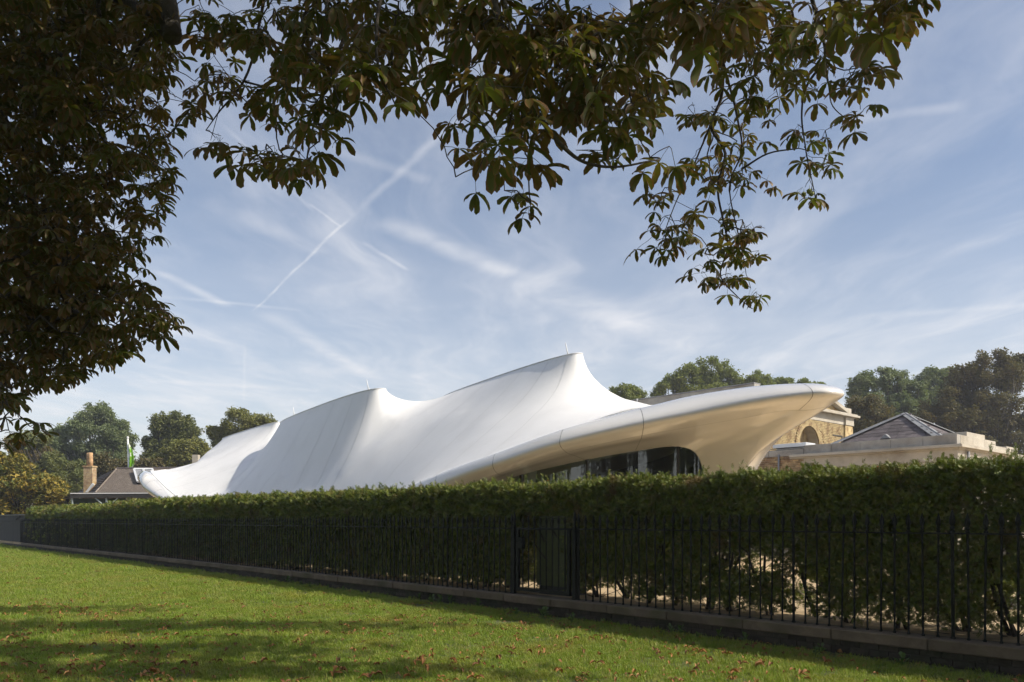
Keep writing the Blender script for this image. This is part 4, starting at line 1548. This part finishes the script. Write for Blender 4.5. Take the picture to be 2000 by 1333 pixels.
tree('maple_tree', 'golden yellow tree at the left edge behind the hedge', 'gold', 55,
     [(50, 945, 60, 38), (95, 960, 38, 32), (20, 915, 40, 26), (55, 985, 80, 30), (5, 960, 50, 45)], 50, group='trees at the far left', dens=1.3)
tree('maple_tree', 'small orange-brown tree behind the golden tree', 'orange', 75,
     [(85, 893, 26, 18), (60, 885, 28, 16), (40, 870, 24, 22)], 75, group='trees at the far left')
tree('holm_oak_tree', 'dark green bush-crowned tree beside the brick chimney', 'dark', 72,
     [(140, 935, 36, 40), (125, 960, 34, 34), (105, 915, 25, 30), (60, 860, 40, 14)], 135, group='trees at the far left')
tree('thorn_tree', 'low brownish tree between chimney and flagpole', 'rust', 74,
     [(205, 910, 34, 22), (235, 920, 30, 18), (290, 915, 36, 16)], 215, group='trees at the far left')
tree('plane_tree', 'small pale green tree just right of the tallest white peak', 'green', 88,
     [(1220, 772, 42, 20), (1205, 785, 40, 24), (1240, 790, 40, 20)], 1222)
tree('plane_tree', 'large green tree behind the long stone parapet', 'green', 90,
     [(1390, 728, 46, 30), (1340, 745, 46, 32), (1420, 745, 36, 26), (1310, 765, 40, 28), (1390, 770, 80, 30)], 1370)
tree('plane_tree', 'round-topped green tree between the big green tree and the prow', 'green', 90, [(1480, 748, 30, 20), (1462, 765, 30, 20), (1500, 770, 30, 20)], 1480)
tree('plane_tree', 'thin green treetop showing just over the prow', 'green', 95, [(1530, 752, 26, 13), (1570, 755, 22, 12), (1595, 758, 16, 10), (1550, 775, 50, 16)], 1550)
tree('lime_tree', 'green lobed tree right of the prow tip', 'poplar', 80,
     [(1740, 745, 44, 28), (1690, 762, 36, 36), (1770, 775, 44, 34), (1690, 800, 40, 40), (1750, 810, 60, 40)], 1725)
tree('lime_tree', 'green treetop between two rusty crowns at right', 'poplar', 86, [(1820, 745, 34, 26), (1850, 738, 26, 20), (1830, 780, 40, 36)], 1830)
tree('chestnut_tree', 'low dull brown tree behind the slate pyramid roof', 'rust', 66,
     [(1690, 820, 44, 44), (1730, 840, 44, 40), (1670, 850, 36, 40)], 1700, group='rusty trees at right')
tree('chestnut_tree', 'tall rusty brown tree at the right edge of the frame', 'rust', 70,
     [(1930, 725, 60, 40), (1985, 720, 46, 30), (1890, 745, 40, 36), (1960, 790, 90, 60), (1880, 800, 70, 50), (1830, 830, 60, 50), (1980, 850, 80, 50), (1900, 860, 80, 50)], 1930, group='rusty trees at right', dens=.8)
tree('garden_shrub', 'sunlit shrub glimpsed through the hedge gaps at right', 'shrub', 12.5, [(1800, 1150, 40, 60)], 1800, dens=60, group='shrubs in the forecourt', cat='shrub', lob=.5)
tree('garden_shrub', 'sunlit shrub by the hedge at the right edge', 'shrub', 12.0, [(1960, 1160, 60, 80)], 1960, dens=60, group='shrubs in the forecourt', cat='shrub', lob=.5)
tree('garden_shrub', 'small sunlit shrub glimpsed through the middle hedge gaps', 'shrub', 14.5, [(1620, 1120, 40, 40)], 1620, dens=60, group='shrubs in the forecourt', cat='shrub', lob=.5)

# park trees standing behind and beside the photographer: they shade the hedge front and show in the glass
def park_tree(x, y, hgt, rad, label):
    root = thing('lime_tree', (x, y, 0), label, 'tree', 'avenue trees behind the photographer')
    r = random.Random(int(x * 7 + y)); pts = []; sc_ = []
    tb = MB(); tb.tube([(x, y, -.2), (x, y + .1, hgt * .25), (x + .2, y, hgt * .6), (x, y, hgt * .9)], [.4, .34, .22, .05], 8)
    c = Vector((x, y, hgt * .62))
    for li in range(46):
        d = Vector((r.gauss(0, 1), r.gauss(0, 1), r.gauss(0, 1))).normalized() * r.uniform(.45, .9)
        lc = c + Vector((d.x * rad, d.y * rad, d.z * hgt * .38))
        tb.tube([Vector((x, y, max(2.2, lc.z * .5))), lc], [.08, .02], 5)
        for q in range(62):
            dd_ = Vector((r.gauss(0, 1), r.gauss(0, 1), r.gauss(0, 1))).normalized() * 1.5 * r.random() ** .35
            pts.append(lc + dd_); sc_.append(r.uniform(.8, 1.3))
    link('trunk', tb.mesh('trunk', M['bark'], smooth=True), root)
    tag(scatter('crown', 'crown_green', SPR['green'], [tuple(p) for p in pts], [(r.uniform(-.6, .6), r.uniform(-.6, .6), r.uniform(0, 6.28)) for _ in pts], sc_, root), kind='stuff')


park_tree(-20, 3, 13, 5.2, 'green lime tree standing left of the photographer beyond the frame')
park_tree(-15, -9, 14, 5.6, 'green lime tree behind the photographer, left of the pair')
park_tree(-4, -13, 14, 5.6, 'green lime tree straight behind the photographer')
park_tree(7, -17, 13, 5.2, 'green lime tree behind the photographer to the right')
park_tree(-27, 15, 12, 5.0, 'green lime tree on the lawn left of the frame')

# =================================================================== GRASS
def tuft(seed, n=30, rad=.085):
    r = random.Random(seed); mb = MB()
    for i in range(n):
        a = r.uniform(0, 6.28); q = rad * math.sqrt(r.random())
        p = Vector((q * math.cos(a), q * math.sin(a), 0))
        h = r.uniform(.022, .05); an = r.uniform(0, 6.28); lean = r.uniform(.2, 1.1)
        d = Vector((math.cos(an), math.sin(an), 0)); sd = Vector((-d.y, d.x, 0)) * r.uniform(.0016, .003)
        m1 = p + d * h * lean * .35 + Vector((0, 0, h * .65)); t1 = p + d * h * lean + Vector((0, 0, h))
        mb.poly([p - sd, p + sd, m1 + sd * .8, m1 - sd * .8]); mb.poly([m1 - sd * .8, m1 + sd * .8, t1])
    return source('grass_tuft', mb.mesh('grass_tuft', M['grass'], recalc=False))


tufts = [tuft(i) for i in range(5)]
gp_ = []; gs = []
for (y0, y1, dens, sc) in ((6.2, 10, 230, 1.0), (10, 15, 150, 1.2), (15, 24, 70, 1.6), (24, 36, 32, 2.2), (36, 60, 12, 3.0)):
    area = (y1 - y0) * (1.36 * (y0 + y1) / 2 + 1)
    n = int(area * dens)
    yy = np.sqrt(rng.uniform(y0 ** 2, y1 ** 2, n)); xx = rng.uniform(-.68, .68, n) * yy
    off = xx * B.x + yy * B.y - B.dot(F0)
    k = off < -.13
    # thin, bare strip against the wall
    edge = np.clip((-off - .13) / .55, 0, 1)
    pn = np.array([noise.noise(Vector((x * .9, y * .9, 5))) for x, y in zip(xx, yy)])
    k &= (rng.uniform(0, 1, n) < .18 + .82 * np.clip(edge + pn * .5, 0, 1))
    # worn patch of earth by the wall
    wpat = np.hypot((xx - (-.1)) / .55, (yy - 12.35) / .22) > 1 + pn * .3
    k &= wpat
    for x, y, p in zip(xx[k], yy[k], pn[k]):
        gp_.append((x, y, 0)); gs.append(sc * (1 + .3 * p) * random.uniform(.75, 1.2) * (1.35 if random.random() < .04 else 1))
gr_ = [(rng.normal(0, .12), rng.normal(0, .12), rng.uniform(0, 6.28)) for _ in gp_]
tag(scatter('grass', 'grass_scatter', tufts, gp_, gr_, gs), 'short green grass blades covering the sunlit lawn', 'grass', kind='stuff')

# =================================================================== FALLEN LEAVES
def fallen(seed):
    r = random.Random(seed); mb = MB()
    nl = r.choice([1, 1, 2, 3])
    for q in range(nl):
        an = r.uniform(0, 6.28) if q else 0; d = Vector((math.cos(an), math.sin(an), 0)); s_ = Vector((-d.y, d.x, 0))
        L = r.uniform(.045, .085); rows = []
        curl = r.uniform(.3, 1.1)
        for i in range(6):
            f = i / 5; wd = L * .2 * math.sin(PI * min(1, f * .9 + .08)) ** .8
            c = d * L * f + Vector((0, 0, .012 + .03 * curl * math.sin(f * PI) * r.uniform(.6, 1.3)))
            row = []
            for j in range(4):
                e = (j - 1.5) / 1.5
                row.append(c + s_ * e * wd + Vector((0, 0, wd * curl * e * e * 1.1 + r.uniform(-.003, .003))))
            rows.append(row)
        mb.grid(rows)
    return mb.mesh('fallen_leaf', M['litter'], recalc=False, smooth=True)


fm = [fallen(i) for i in range(8)]
cand = []
while len(cand) < 1800:
    y = math.sqrt(random.uniform(6.5 ** 2, 34 ** 2)) if random.random() < .35 else random.uniform(6.6, 15)
    x = random.uniform(-.67, .67) * y
    off = x * B.x + y * B.y - B.dot(F0)
    if off > -.2: continue
    nv = noise.noise(Vector((x * .55, y * .55, 2))) + .35 * noise.noise(Vector((x * 2, y * 2, 8)))
    if random.random() > .42 + nv * .55: continue
    cand.append((x, y))
inview = [c for c in cand if proj((c[0], c[1], 0))[1] < 1333 and abs(proj((c[0], c[1], 0))[0] - 1000) < 1000]
inview.sort(key=lambda c: math.hypot(*c))
near = inview[:300]; ns_ = set(near)
for (x, y) in near:
    o = link('fallen_leaf', random.choice(fm), None, (x, y, random.uniform(.012, .03)), (random.gauss(0, .25), random.gauss(0, .25), random.uniform(0, 6.28)), random.choice([.55, .7, .9, 1.1, 1.45]) * random.uniform(.85, 1.15))
    tag(o, 'curled brown fallen chestnut leaf lying on the near lawn', 'leaf', 'fallen leaves on the lawn')
far = [c for c in cand if c not in ns_]
fs = [source('fallen_leaf', m_) for m_ in fm]
tag(scatter('leaf_litter', 'litter_scatter', fs, [(x, y, .02) for x, y in far], [(random.gauss(0, .25), random.gauss(0, .25), random.uniform(0, 6.28)) for _ in far],
            [random.uniform(.6, 1.2) * (1 + max(0, y - 12) * .02) for x, y in far]), 'scattered brown leaf litter farther out on the lawn', 'leaves', kind='stuff')

# weeds along the foot of the wall
wm = []
for sd_ in range(3):
    r = random.Random(sd_ + 50); mb = MB()
    for i in range(16):
        a = r.uniform(0, 6.28); el_ = r.uniform(.3, 1.3); L = r.uniform(.04, .12)
        d = Vector((math.cos(a) * math.cos(el_), math.sin(a) * math.cos(el_), math.sin(el_)))
        s_ = d.cross(Vector((0, 0, 1))).normalized(); o = Vector((0, 0, r.uniform(0, .08)))
        mb.poly([o + d * L * .3, o + d * L * .7 + s_ * L * .22, o + d * L + Vector((0, 0, -.01)), o + d * L * .7 - s_ * L * .22])
        mb.tube([Vector((0, 0, 0)), o + d * L * .35], .0015, 3)
    wm.append(mb.mesh('weed', M['weed'], recalc=False))
for i in range(34):
    t_ = random.uniform(1, 16)
    o = link('weed', random.choice(wm), None, W(t_, -random.uniform(.2, .55), 0), (0, 0, random.uniform(0, 6.28)), random.uniform(.5, 1.3))
    tag(o, 'small leafy weed at the foot of the kerb wall', 'weed', 'weeds along the kerb wall')

# =================================================================== HORSE CHESTNUT overhead
TR = Vector((-5.4, 1.0, 0))
ctree = thing('horse_chestnut_tree', TR, 'overhanging horse chestnut tree with dark browning leaves framing the top and left', 'tree')


def chestnut_leaf(seed):
    r = random.Random(seed + 400); v = []; f = []; uv = []
    n = r.choice([5, 5, 6, 7])
    pd = Vector((.55, 0, -.83)).normalized() if r.random() < .7 else Vector((.9, 0, -.3)).normalized()
    PLn = r.uniform(.07, .14)
    hub = pd * PLn
    mb = MB(); mb.tube([Vector((0, 0, 0)), hub * .5 + Vector((.006, 0, .004)), hub], [.0022, .0018, .0022], 4)
    v += mb.v; f += mb.f; uv += [[(.5, .2)] * len(q) for q in mb.f]
    base_d = r.uniform(.7, 1.5)                   # how limp the leaf hangs
    for k in range(n):
        q = (k - (n - 1) / 2) / ((n - 1) / 2)
        ph = q * R(135) + r.gauss(0, .10)
        L = (.19 - .075 * abs(q) ** 1.4) * r.uniform(.88, 1.12)
        wm_ = L * r.uniform(.15, .22)
        rad_ = Vector((math.cos(ph), math.sin(ph), 0))
        droop = base_d * r.uniform(.8, 1.2)
        fold = r.uniform(.1, .8); tw = r.gauss(0, .35); curl = r.uniform(0, .9)
        p = hub.copy(); N_ = 7; b0 = len(v)
        for i in range(N_ + 1):
            ff = i / N_
            an = -.25 + droop * (.35 + ff * .75) + curl * ff * ff * .5
            an = min(an, 1.72)
            d = rad_ * math.cos(an) + Vector((0, 0, -math.sin(an)))
            if i: p = p + d * (L / N_)
            side = Vector((-rad_.y, rad_.x, 0)); nrm = side.cross(d).normalized()
            if nrm.dot(rad_ * math.sin(an) + Vector((0, 0, math.cos(an)))) < 0: nrm = -nrm
            s2 = (side * math.cos(tw * ff) + nrm * math.sin(tw * ff))
            n2 = (nrm * math.cos(tw * ff) - side * math.sin(tw * ff))
            wd = wm_ * (ff ** .85) * ((1 - ff) ** .42) * 1.9 + .0012
            for e in (-1, 0, 1):
                jag = 1 + r.uniform(-.22, .12)
                v.append(p + s2 * (e * wd * jag * math.cos(fold * .9)) + n2 * (abs(e) * wd * math.sin(fold * .9)))
            if i:
                a = b0 + (i - 1) * 3; c = b0 + i * 3
                for j in (0, 1):
                    f.append((a + j, a + j + 1, c + j + 1, c + j))
                    uv.append([(j / 2, ff - 1 / N_), ((j + 1) / 2, ff - 1 / N_), ((j + 1) / 2, ff), (j / 2, ff)])
    me = bpy.data.meshes.new('leaf'); me.from_pydata([tuple(x) for x in v], [], f)
    ul = me.uv_layers.new(name='UVMap'); fl = [c for q in uv for p_ in q for c in p_]
    ul.data.foreach_set('uv', fl)
    me.materials.append(M['chestnut']); me.polygons.foreach_set('use_smooth', [True] * len(me.polygons)); me.update()
    return me


LEAFM = [chestnut_leaf(i) for i in range(12)]
LEAFS = [source('leaf', m_) for m_ in LEAFM]

LIMBS = []


def limb(pts, r0, r1):
    LIMBS.append(([Vector(p) for p in pts], r0, r1))


TT = TR + Vector((.1, .1, 4.0))
limb([TR - Vector((0, 0, .2)), TR + Vector((.05, 0, 1.2)), TR + Vector((0, .1, 2.6)), TT], .46, .36)
limb([TT, (-4.7, 3.4, 6.9), P(292, -120, 7.6), P(318, -20, 7.4), P(338, 74, 7.3)], .22, .085)
limb([P(318, -20, 7.4), P(285, 40, 7.5), P(262, 10, 7.6), P(225, 0, 7.8)], .05, .03)
limb([P(325, 62, 7.3), P(290, 70, 7.4), P(262, 110, 7.5), P(250, 170, 7.6)], .03, .01)
limb([TT, (-3, 2.4, 8.3), (0, 3.8, 9.0), (2.5, 5.4, 9.2), (4.4, 7, 8.7)], .24, .05)
limb([TT, (-6.6, 4.6, 6.6), (-7.2, 8.5, 7.6), (-7.0, 11.5, 6.6), (-7.4, 12.2, 5.0)], .24, .012)
limb([(2.5, 5.4, 9.2), (4, 6.4, 9.1), (6.6, 6.9, 9.0)], .05, .01)
limb([(0, 3.8, 9.0), (2.6, 3.0, 8.8), (7, 2, 8.4)], .07, .01)
limb([(2.5, 5.4, 9.2), (4.4, 8, 9.5), (8, 8.6, 9.4)], .05, .01)
limb([(0, 3.8, 9.0), (1, 7.5, 9.4), (2.5, 10.6, 9.5)], .05, .01)
limb([(-7.2, 8.5, 7.6), (-6.6, 9, 6.0), (-5.9, 9.2, 4.4), (-5.4, 9.3, 3.4)], .06, .012)
limb([(-7.0, 7, 7.2), (-5.5, 8, 7.2), (-4.6, 8.6, 6.2), (-4.4, 8.8, 5.2)], .06, .012)
limb([(0, 3.8, 9.0), P(930, -170, 4.8), P(962, 0, 4.7), P(1000, 110, 4.6), P(1045, 210, 4.6), P(1085, 272, 4.6), P(1130, 311, 4.7), P(1195, 326, 4.8), P(1290, 312, 4.9)], .035, .005)
limb([P(960, -60, 4.7), P(994, 40, 4.5), P(998, 140, 4.5), P(995, 240, 4.5), P(965, 306, 4.4), P(890, 346, 4.2)], .012, .003)
limb([(2.5, 5.4, 9.2), P(1385, -170, 7.2), P(1398, 0, 7.5), P(1412, 120, 7.8), P(1408, 195, 8), P(1388, 245, 8), P(1416, 300, 8), P(1402, 360, 8), P(1412, 430, 8), P(1421, 480, 8), P(1408, 540, 8), P(1440, 578, 8), P(1470, 604, 8)], .03, .004)
limb([P(1412, 120, 7.8), P(1438, 220, 8), P(1448, 300, 8), P(1425, 360, 8), P(1440, 450, 8), P(1455, 520, 8)], .014, .004)
limb([P(1388, 245, 8), P(1352, 330, 8), P(1310, 420, 8), P(1285, 500, 8)], .012, .003)
limb([P(1450, 330, 8), P(1500, 300, 7.8), P(1560, 290, 7.6)], .012, .006)
limb([(4.4, 7, 8.7), P(1575, -150, 7), P(1600, 50, 7), P(1611, 112, 7), P(1575, 170, 7.2), P(1566, 230, 7.3), P(1575, 300, 7.4), P(1592, 385, 7.4)], .026, .004)
limb([P(1611, 112, 7), P(1620, 170, 7), P(1626, 208, 7), P(1662, 240, 7)], .009, .004)
limb([(-1.6, 3.1, 8.6), P(690, -130, 5.6), P(690, 20, 5.5), P(655, 120, 5.4), P(625, 200, 5.4), P(605, 280, 5.5), P(595, 350, 5.5)], .026, .004)
limb([(0, 3.8, 9.0), P(762, -90, 4.6), P(735, 50, 4.5), P(742, 140, 4.4), P(772, 205, 4.2)], .02, .004)
limb([(-3, 2.4, 8.3), P(520, -110, 7.2), P(505, 50, 7.2), P(478, 160, 7.2), P(430, 215, 7.2), P(402, 255, 7.2)], .026, .004)
limb([(1.2, 4.6, 9.1), P(1230, -120, 5.4), P(1235, 40, 5.3), P(1225, 160, 5.3), P(1245, 250, 5.3)], .02, .004)
limb([(4.4, 7, 8.7), P(1700, -120, 5), P(1725, 10, 4.8), P(1745, 60, 4.6)], .018, .004)

# leaf masses: centre and half size in the photograph, number of leaves, distance from the lens
BL = [(400, 40, 70, 50, 45, 7.5), (470, 90, 60, 60, 40, 6.5), (400, 140, 50, 50, 25, 8), (420, 190, 40, 40, 12, 7), (385, 230, 30, 18, 8, 8),
      (415, 285, 26, 26, 7, 7), (440, 200, 20, 20, 4, 7), (540, 60, 70, 60, 55, 6.5), (620, 50, 70, 60, 50, 5.5), (560, 140, 70, 50, 45, 6),
      (500, 190, 50, 40, 20, 7), (620, 170, 60, 50, 30, 5), (540, 230, 50, 40, 22, 7), (600, 250, 45, 50, 20, 5.5), (500, 320, 45, 30, 22, 6.5),
      (560, 310, 50, 35, 28, 7), (606, 340, 32, 36, 14, 5), (640, 270, 30, 40, 14, 5), (660, 210, 20, 30, 5, 5), (700, 50, 60, 60, 45, 6),
      (740, 110, 60, 50, 35, 4.6), (700, 150, 40, 40, 18, 5), (760, 40, 60, 50, 40, 5), (788, 160, 28, 28, 8, 5), (712, 210, 4, 4, 1, 3.9),
      (800, 238, 4, 4, 1, 3.9), (770, 190, 14, 12, 3, 4.5), (840, 50, 70, 55, 45, 5.5), (860, 120, 40, 45, 22, 5.5), (880, 155, 30, 25, 8, 4.5),
      (930, 45, 60, 55, 45, 4.6), (960, 105, 50, 50, 28, 4.4), (930, 180, 30, 36, 8, 4), (990, 190, 45, 60, 30, 4.6), (930, 245, 40, 34, 12, 4.2),
      (1000, 275, 50, 36, 20, 4.6), (868, 320, 5, 5, 1, 4), (926, 375, 5, 5, 1, 4), (912, 325, 8, 8, 1, 4.6), (950, 300, 36, 14, 7, 4.3), (1010, 340, 36, 26, 15, 5.5),
      (1015, 405, 32, 28, 16, 6), (1040, 60, 60, 60, 45, 5), (1050, 140, 60, 60, 45, 4.6), (1060, 225, 50, 46, 24, 5), (1100, 60, 60, 60, 45, 5),
      (1150, 140, 70, 70, 60, 4.6), (1130, 225, 50, 36, 25, 4.8), (1210, 60, 70, 60, 50, 5), (1240, 160, 46, 66, 40, 5.5), (1200, 235, 46, 40, 24, 5),
      (1268, 220, 36, 36, 18, 5.5), (1250, 275, 34, 24, 9, 5.2), (1125, 322, 4, 4, 1, 5), (1196, 335, 4, 4, 1, 5), (1270, 338, 4, 4, 1, 5),
      (1305, 318, 12, 8, 2, 5), (1200, 318, 14, 5, 2, 5), (1290, 50, 50, 46, 35, 5), (1330, 25, 40, 24, 20, 4.2), (1380, 25, 50, 34, 28, 4.2),
      (1380, 70, 28, 26, 9, 4.2), (1440, 35, 60, 46, 35, 4.5), (1430, 125, 50, 50, 30, 7), (1500, 55, 60, 56, 40, 6), (1490, 135, 50, 50, 28, 7),
      (1400, 190, 40, 45, 20, 7.5), (1470, 200, 50, 45, 25, 7.5), (1530, 140, 40, 50, 20, 7), (1370, 250, 35, 35, 16, 8), (1430, 270, 50, 40, 26, 8),
      (1380, 320, 35, 30, 16, 8), (1440, 330, 40, 30, 20, 8), (1350, 360, 35, 25, 12, 8), (1420, 390, 45, 35, 22, 8), (1478, 378, 32, 12, 10, 8),
      (1290, 398, 30, 16, 7, 8), (1283, 440, 22, 16, 5, 8), (1350, 430, 35, 20, 9, 8), (1320, 470, 32, 18, 8, 8), (1286, 505, 28, 16, 5, 8),
      (1380, 460, 40, 25, 14, 8), (1450, 465, 38, 35, 26, 8), (1400, 515, 46, 28, 26, 8), (1458, 515, 32, 20, 14, 8), (1375, 548, 22, 12, 5, 8),
      (1440, 568, 28, 16, 8, 8), (1472, 592, 14, 10, 4, 8), (1560, 55, 50, 46, 28, 6), (1600, 120, 45, 40, 22, 6), (1560, 200, 45, 35, 16, 7),
      (1540, 258, 36, 28, 10, 7.5), (1580, 280, 36, 12, 10, 7.5), (1600, 332, 30, 16, 8, 7.5), (1583, 385, 16, 14, 5, 7.5), (1640, 50, 50, 46, 26, 5),
      (1690, 150, 26, 20, 8, 6), (1660, 170, 22, 12, 4, 6.5), (1683, 232, 28, 16, 11, 7), (1710, 25, 50, 30, 22, 4.5), (1748, 65, 26, 28, 8, 4), (1778, 15, 18, 14, 5, 4.2),
      (30, 842, 40, 22, 9, 6.5), (70, 862, 20, 12, 4, 6.5), (8, 790, 12, 20, 5, 6.5), (10, 870, 20, 12, 3, 6.5)]
LEFT = [(-60, -40), (335, -40), (345, 60), (330, 150), (322, 210), (345, 290), (352, 335), (318, 400), (322, 425), (292, 470), (280, 520), (290, 585), (345, 640),
        (345, 655), (285, 672), (275, 715), (225, 712), (160, 735), (110, 770), (60, 768), (20, 790), (-60, 800)]
nodes = []           # (position, number of leaves, in frame)
for (x, y, rx, ry, n, Y) in BL:
    cnt_ = n if n < 9 else int(n * .48)
    while cnt_ > 0:
        k = min(cnt_, random.choice([1, 2, 2, 3])) if n > 3 else 1
        a = random.uniform(0, 6.28); q = math.sqrt(random.random())
        Yd = Y * random.uniform(.9, 1.1) if n > 3 else Y
        p = P(x + math.cos(a) * rx * q, y - 14 + math.sin(a) * ry * q, Yd); p.z += .05
        nodes.append((p, k)); cnt_ -= k
LA = np.array(LEFT)
cntL = 0
while cntL < 3900:
    x, y = random.uniform(-60, 350), random.uniform(-40, 800)
    if not in_poly(np.array([[x, y]]), LEFT)[0]: continue
    if x > 225 and random.random() < .38: continue
    Y = random.uniform(7.2, 10.2)
    p = P(x - 8, y - 14, Y); p.z += .04
    if noise.noise(p * .9) * .9 + random.random() * .6 < -.12: continue
    k = random.choice([2, 3])
    nodes.append((p, k)); cntL += k
# rest of the crown above and beside the frame
cc = Vector((-1.6, 4.2, 9.6)); cntC = 0
while cntC < 7200:
    d = Vector((random.gauss(0, 1), random.gauss(0, 1), random.gauss(0, 1))).normalized() * random.uniform(.55, 1.0)
    p = cc + Vector((d.x * 6.6, d.y * 5.6, d.z * 3.6))
    if p.z < 4.5: continue
    if p.y > .3:
        x, y = proj(p)
        if -80 < x < 2080 and y > -75: continue
    if noise.noise(p * .55) < -.08: continue
    nodes.append((p, 3)); cntC += 3
# off-frame leaf clumps added to streak the lawn with shadow and shade visible leaves
for c_, rd, nn in (((4, 6.5, 9), (3.2, .6, .45), 520), ((5.5, 8.5, 9.5), (3.8, .55, .45), 600), ((2.2, 10.6, 9.5), (2.2, .5, .4), 320), ((6.4, 5.3, 8.5), (2.6, .4, .4), 380), ((1.0, 7.8, 9.4), (2.4, .7, .4), 380), ((5, 2.4, 8.6), (4.2, 2.6, 1.9), 1150)):
    for q in range(nn // 3):
        d = Vector((random.gauss(0, .55), random.gauss(0, .55), random.gauss(0, .55)))
        p = Vector(c_) + Vector((d.x * rd[0], d.y * rd[1], d.z * rd[2]))
        if proj(p)[1] > -75: continue
        nodes.append((p, 3))
# branch graph: every twig grows from the nearest wood
wood = []
for pts, r0, r1 in LIMBS:
    for a, b_ in zip(pts[:-1], pts[1:]):
        m_ = max(2, int((b_ - a).length / .25))
        for i in range(m_):
            wood.append(a.lerp(b_, i / m_))
    wood.append(pts[-1])
NP = np.array([list(p) for p, k in nodes]); WP = np.array([list(p) for p in wood[14:]])
n = len(NP)
best = np.full(n, 1e9); par = np.full(n, -1); pw = np.zeros(n, int)
for i in range(0, n, 500):
    dd_ = np.sqrt(((NP[i:i + 500, None] - WP[None]) ** 2).sum(2))
    best[i:i + 500] = dd_.min(1); pw[i:i + 500] = dd_.argmin(1)
done = np.zeros(n, bool); order = []
for _ in range(n):
    i = int(np.argmin(np.where(done, 1e9, best)))
    done[i] = True; order.append(i)
    d = np.sqrt(((NP - NP[i]) ** 2).sum(1)) * 1.05
    up = (~done) & (d < best)
    best[up] = d[up]; par[up] = i
cntd = np.array([k for p, k in nodes], float)
for i in reversed(order):
    if par[i] >= 0: cntd[par[i]] += cntd[i]
tw_near = MB()
for i in order:
    a = Vector(NP[par[i]]) if par[i] >= 0 else Vector(WP[pw[i]])
    b_ = Vector(NP[i]); L = (b_ - a).length
    r1 = min(.02, .0021 * cntd[i] ** .40); r0 = min(.022, .0021 * (cntd[i] + 2) ** .42)
    m1 = a.lerp(b_, .35) + Vector((random.gauss(0, .05), random.gauss(0, .05), random.gauss(.03, .04))) * L
    m2 = a.lerp(b_, .7) + Vector((random.gauss(0, .04), random.gauss(0, .04), random.gauss(-.01, .04))) * L
    tw_near.tube([a, m1, m2, b_], [r0, (r0 * 2 + r1) / 3, (r0 + 2 * r1) / 3, r1], 4, cap=False)
tag(link('twigs', tw_near.mesh('twigs', M['twig'], smooth=True, recalc=False), ctree), kind='stuff')
for i, (pts, r0, r1) in enumerate(LIMBS):
    path = []; ext = [pts[0] * 2 - pts[1]] + pts + [pts[-1] * 2 - pts[-2]]
    for k in range(1, len(ext) - 2):
        for j in range(5):
            q = cr(ext[k - 1], ext[k], ext[k + 1], ext[k + 2], j / 5)
            if i: q += Vector((noise.noise(q * 3), noise.noise(q * 3 + Vector((9, 0, 0))), 0)) * .012
            path.append(q)
    path.append(pts[-1])
    rad = [r0 + (r1 - r0) * (k / (len(path) - 1)) ** (.7) for k in range(len(path))]
    rad = [x * (1 + .10 * noise.noise(p * 5)) for x, p in zip(rad, path)]
    link('trunk' if i == 0 else 'limb', MB().tube(path, rad, 12 if r0 > .1 else 7).mesh('limb', M['bark'], smooth=True), ctree)
# leaves
lv = []
for p, k in nodes:
    ph = random.uniform(0, 6.28)
    for j in range(k):
        e = (random.gauss(0, .22), random.gauss(0, .22), ph + j * 2.1 + random.gauss(0, .5))
        s_ = random.uniform(.6, 1.05) * (1.25 if p.z > 1.75 + .8 * max(p.y, .1) else 1)
        q = p + Vector((random.gauss(0, .02), random.gauss(0, .02), random.gauss(0, .02))) * (1 if k > 1 else 0)
        px_ = proj(q) if q.y > .3 else (-9, -9)
        vis = -20 < px_[0] < 2020 and -30 < px_[1] < 900
        lv.append((q, e, s_, (s_ / q.y if vis else 0)))
lv.sort(key=lambda a: -a[3])
for q, e, s_, v in lv[:300]:
    link('leaf', random.choice(LEAFM), ctree, q, e, s_)
restl = lv[300:]
tag(scatter('foliage', 'chestnut_scatter', LEAFS, [tuple(a[0]) for a in restl], [a[1] for a in restl], [a[2] for a in restl], ctree), kind='stuff')
# conkers
for (x, y, Y) in ((1594, 405, 7.4), (1596, 418, 7.42), (1606, 421, 7.38), (1018, 446, 6), (1024, 450, 6), (1072, 232, 4.6), (1256, 232, 5.4)):
    mb = MB()
    for i in range(7):
        pass
    prof_ = [(.002, -.024), (.012, -.021), (.021, -.012), (.024, 0), (.021, .012), (.012, .021), (.003, .026)]
    mb.lathe(prof_, 10); mb.tube([(0, 0, .024), (.004, 0, .06)], .0018, 4)
    for i in range(22):
        d = Vector((random.gauss(0, 1), random.gauss(0, 1), random.gauss(0, 1))).normalized()
        mb.tube([d * .022, d * .029], [.0025, .0004], 3)
    tgt = P(x, y, Y); q = min(nodes, key=lambda a: (a[0] - tgt).length)[0]          # each hangs from the nearest twig
    link('conker', mb.mesh('conker', M['conker'], smooth=True), ctree, q + Vector((random.gauss(0, .03), random.gauss(0, .03), -.058)))

# =================================================================== HAZE: the warm autumn air between here and the far trees
mb = MB(); mb.box((0, 65, 9), (260, 190, 20.5))
hz = link('haze', mb.mesh('haze', None))
hm = bpy.data.materials.new('thin_haze'); hm.use_nodes = True
ht = hm.node_tree; ht.nodes.clear(); hn = NT(ht)
pv = hn.n('ShaderNodeVolumePrincipled', None, Color=(0.86, 0.9, 1.0, 1), Density=0.0008, Anisotropy=0.3)
ho_ = hn.n('ShaderNodeOutputMaterial'); ht.links.new(pv.outputs[0], ho_.inputs['Volume'])
hz.data.materials.append(hm)
tag(hz, 'thin pale haze in the air', kind='stuff')
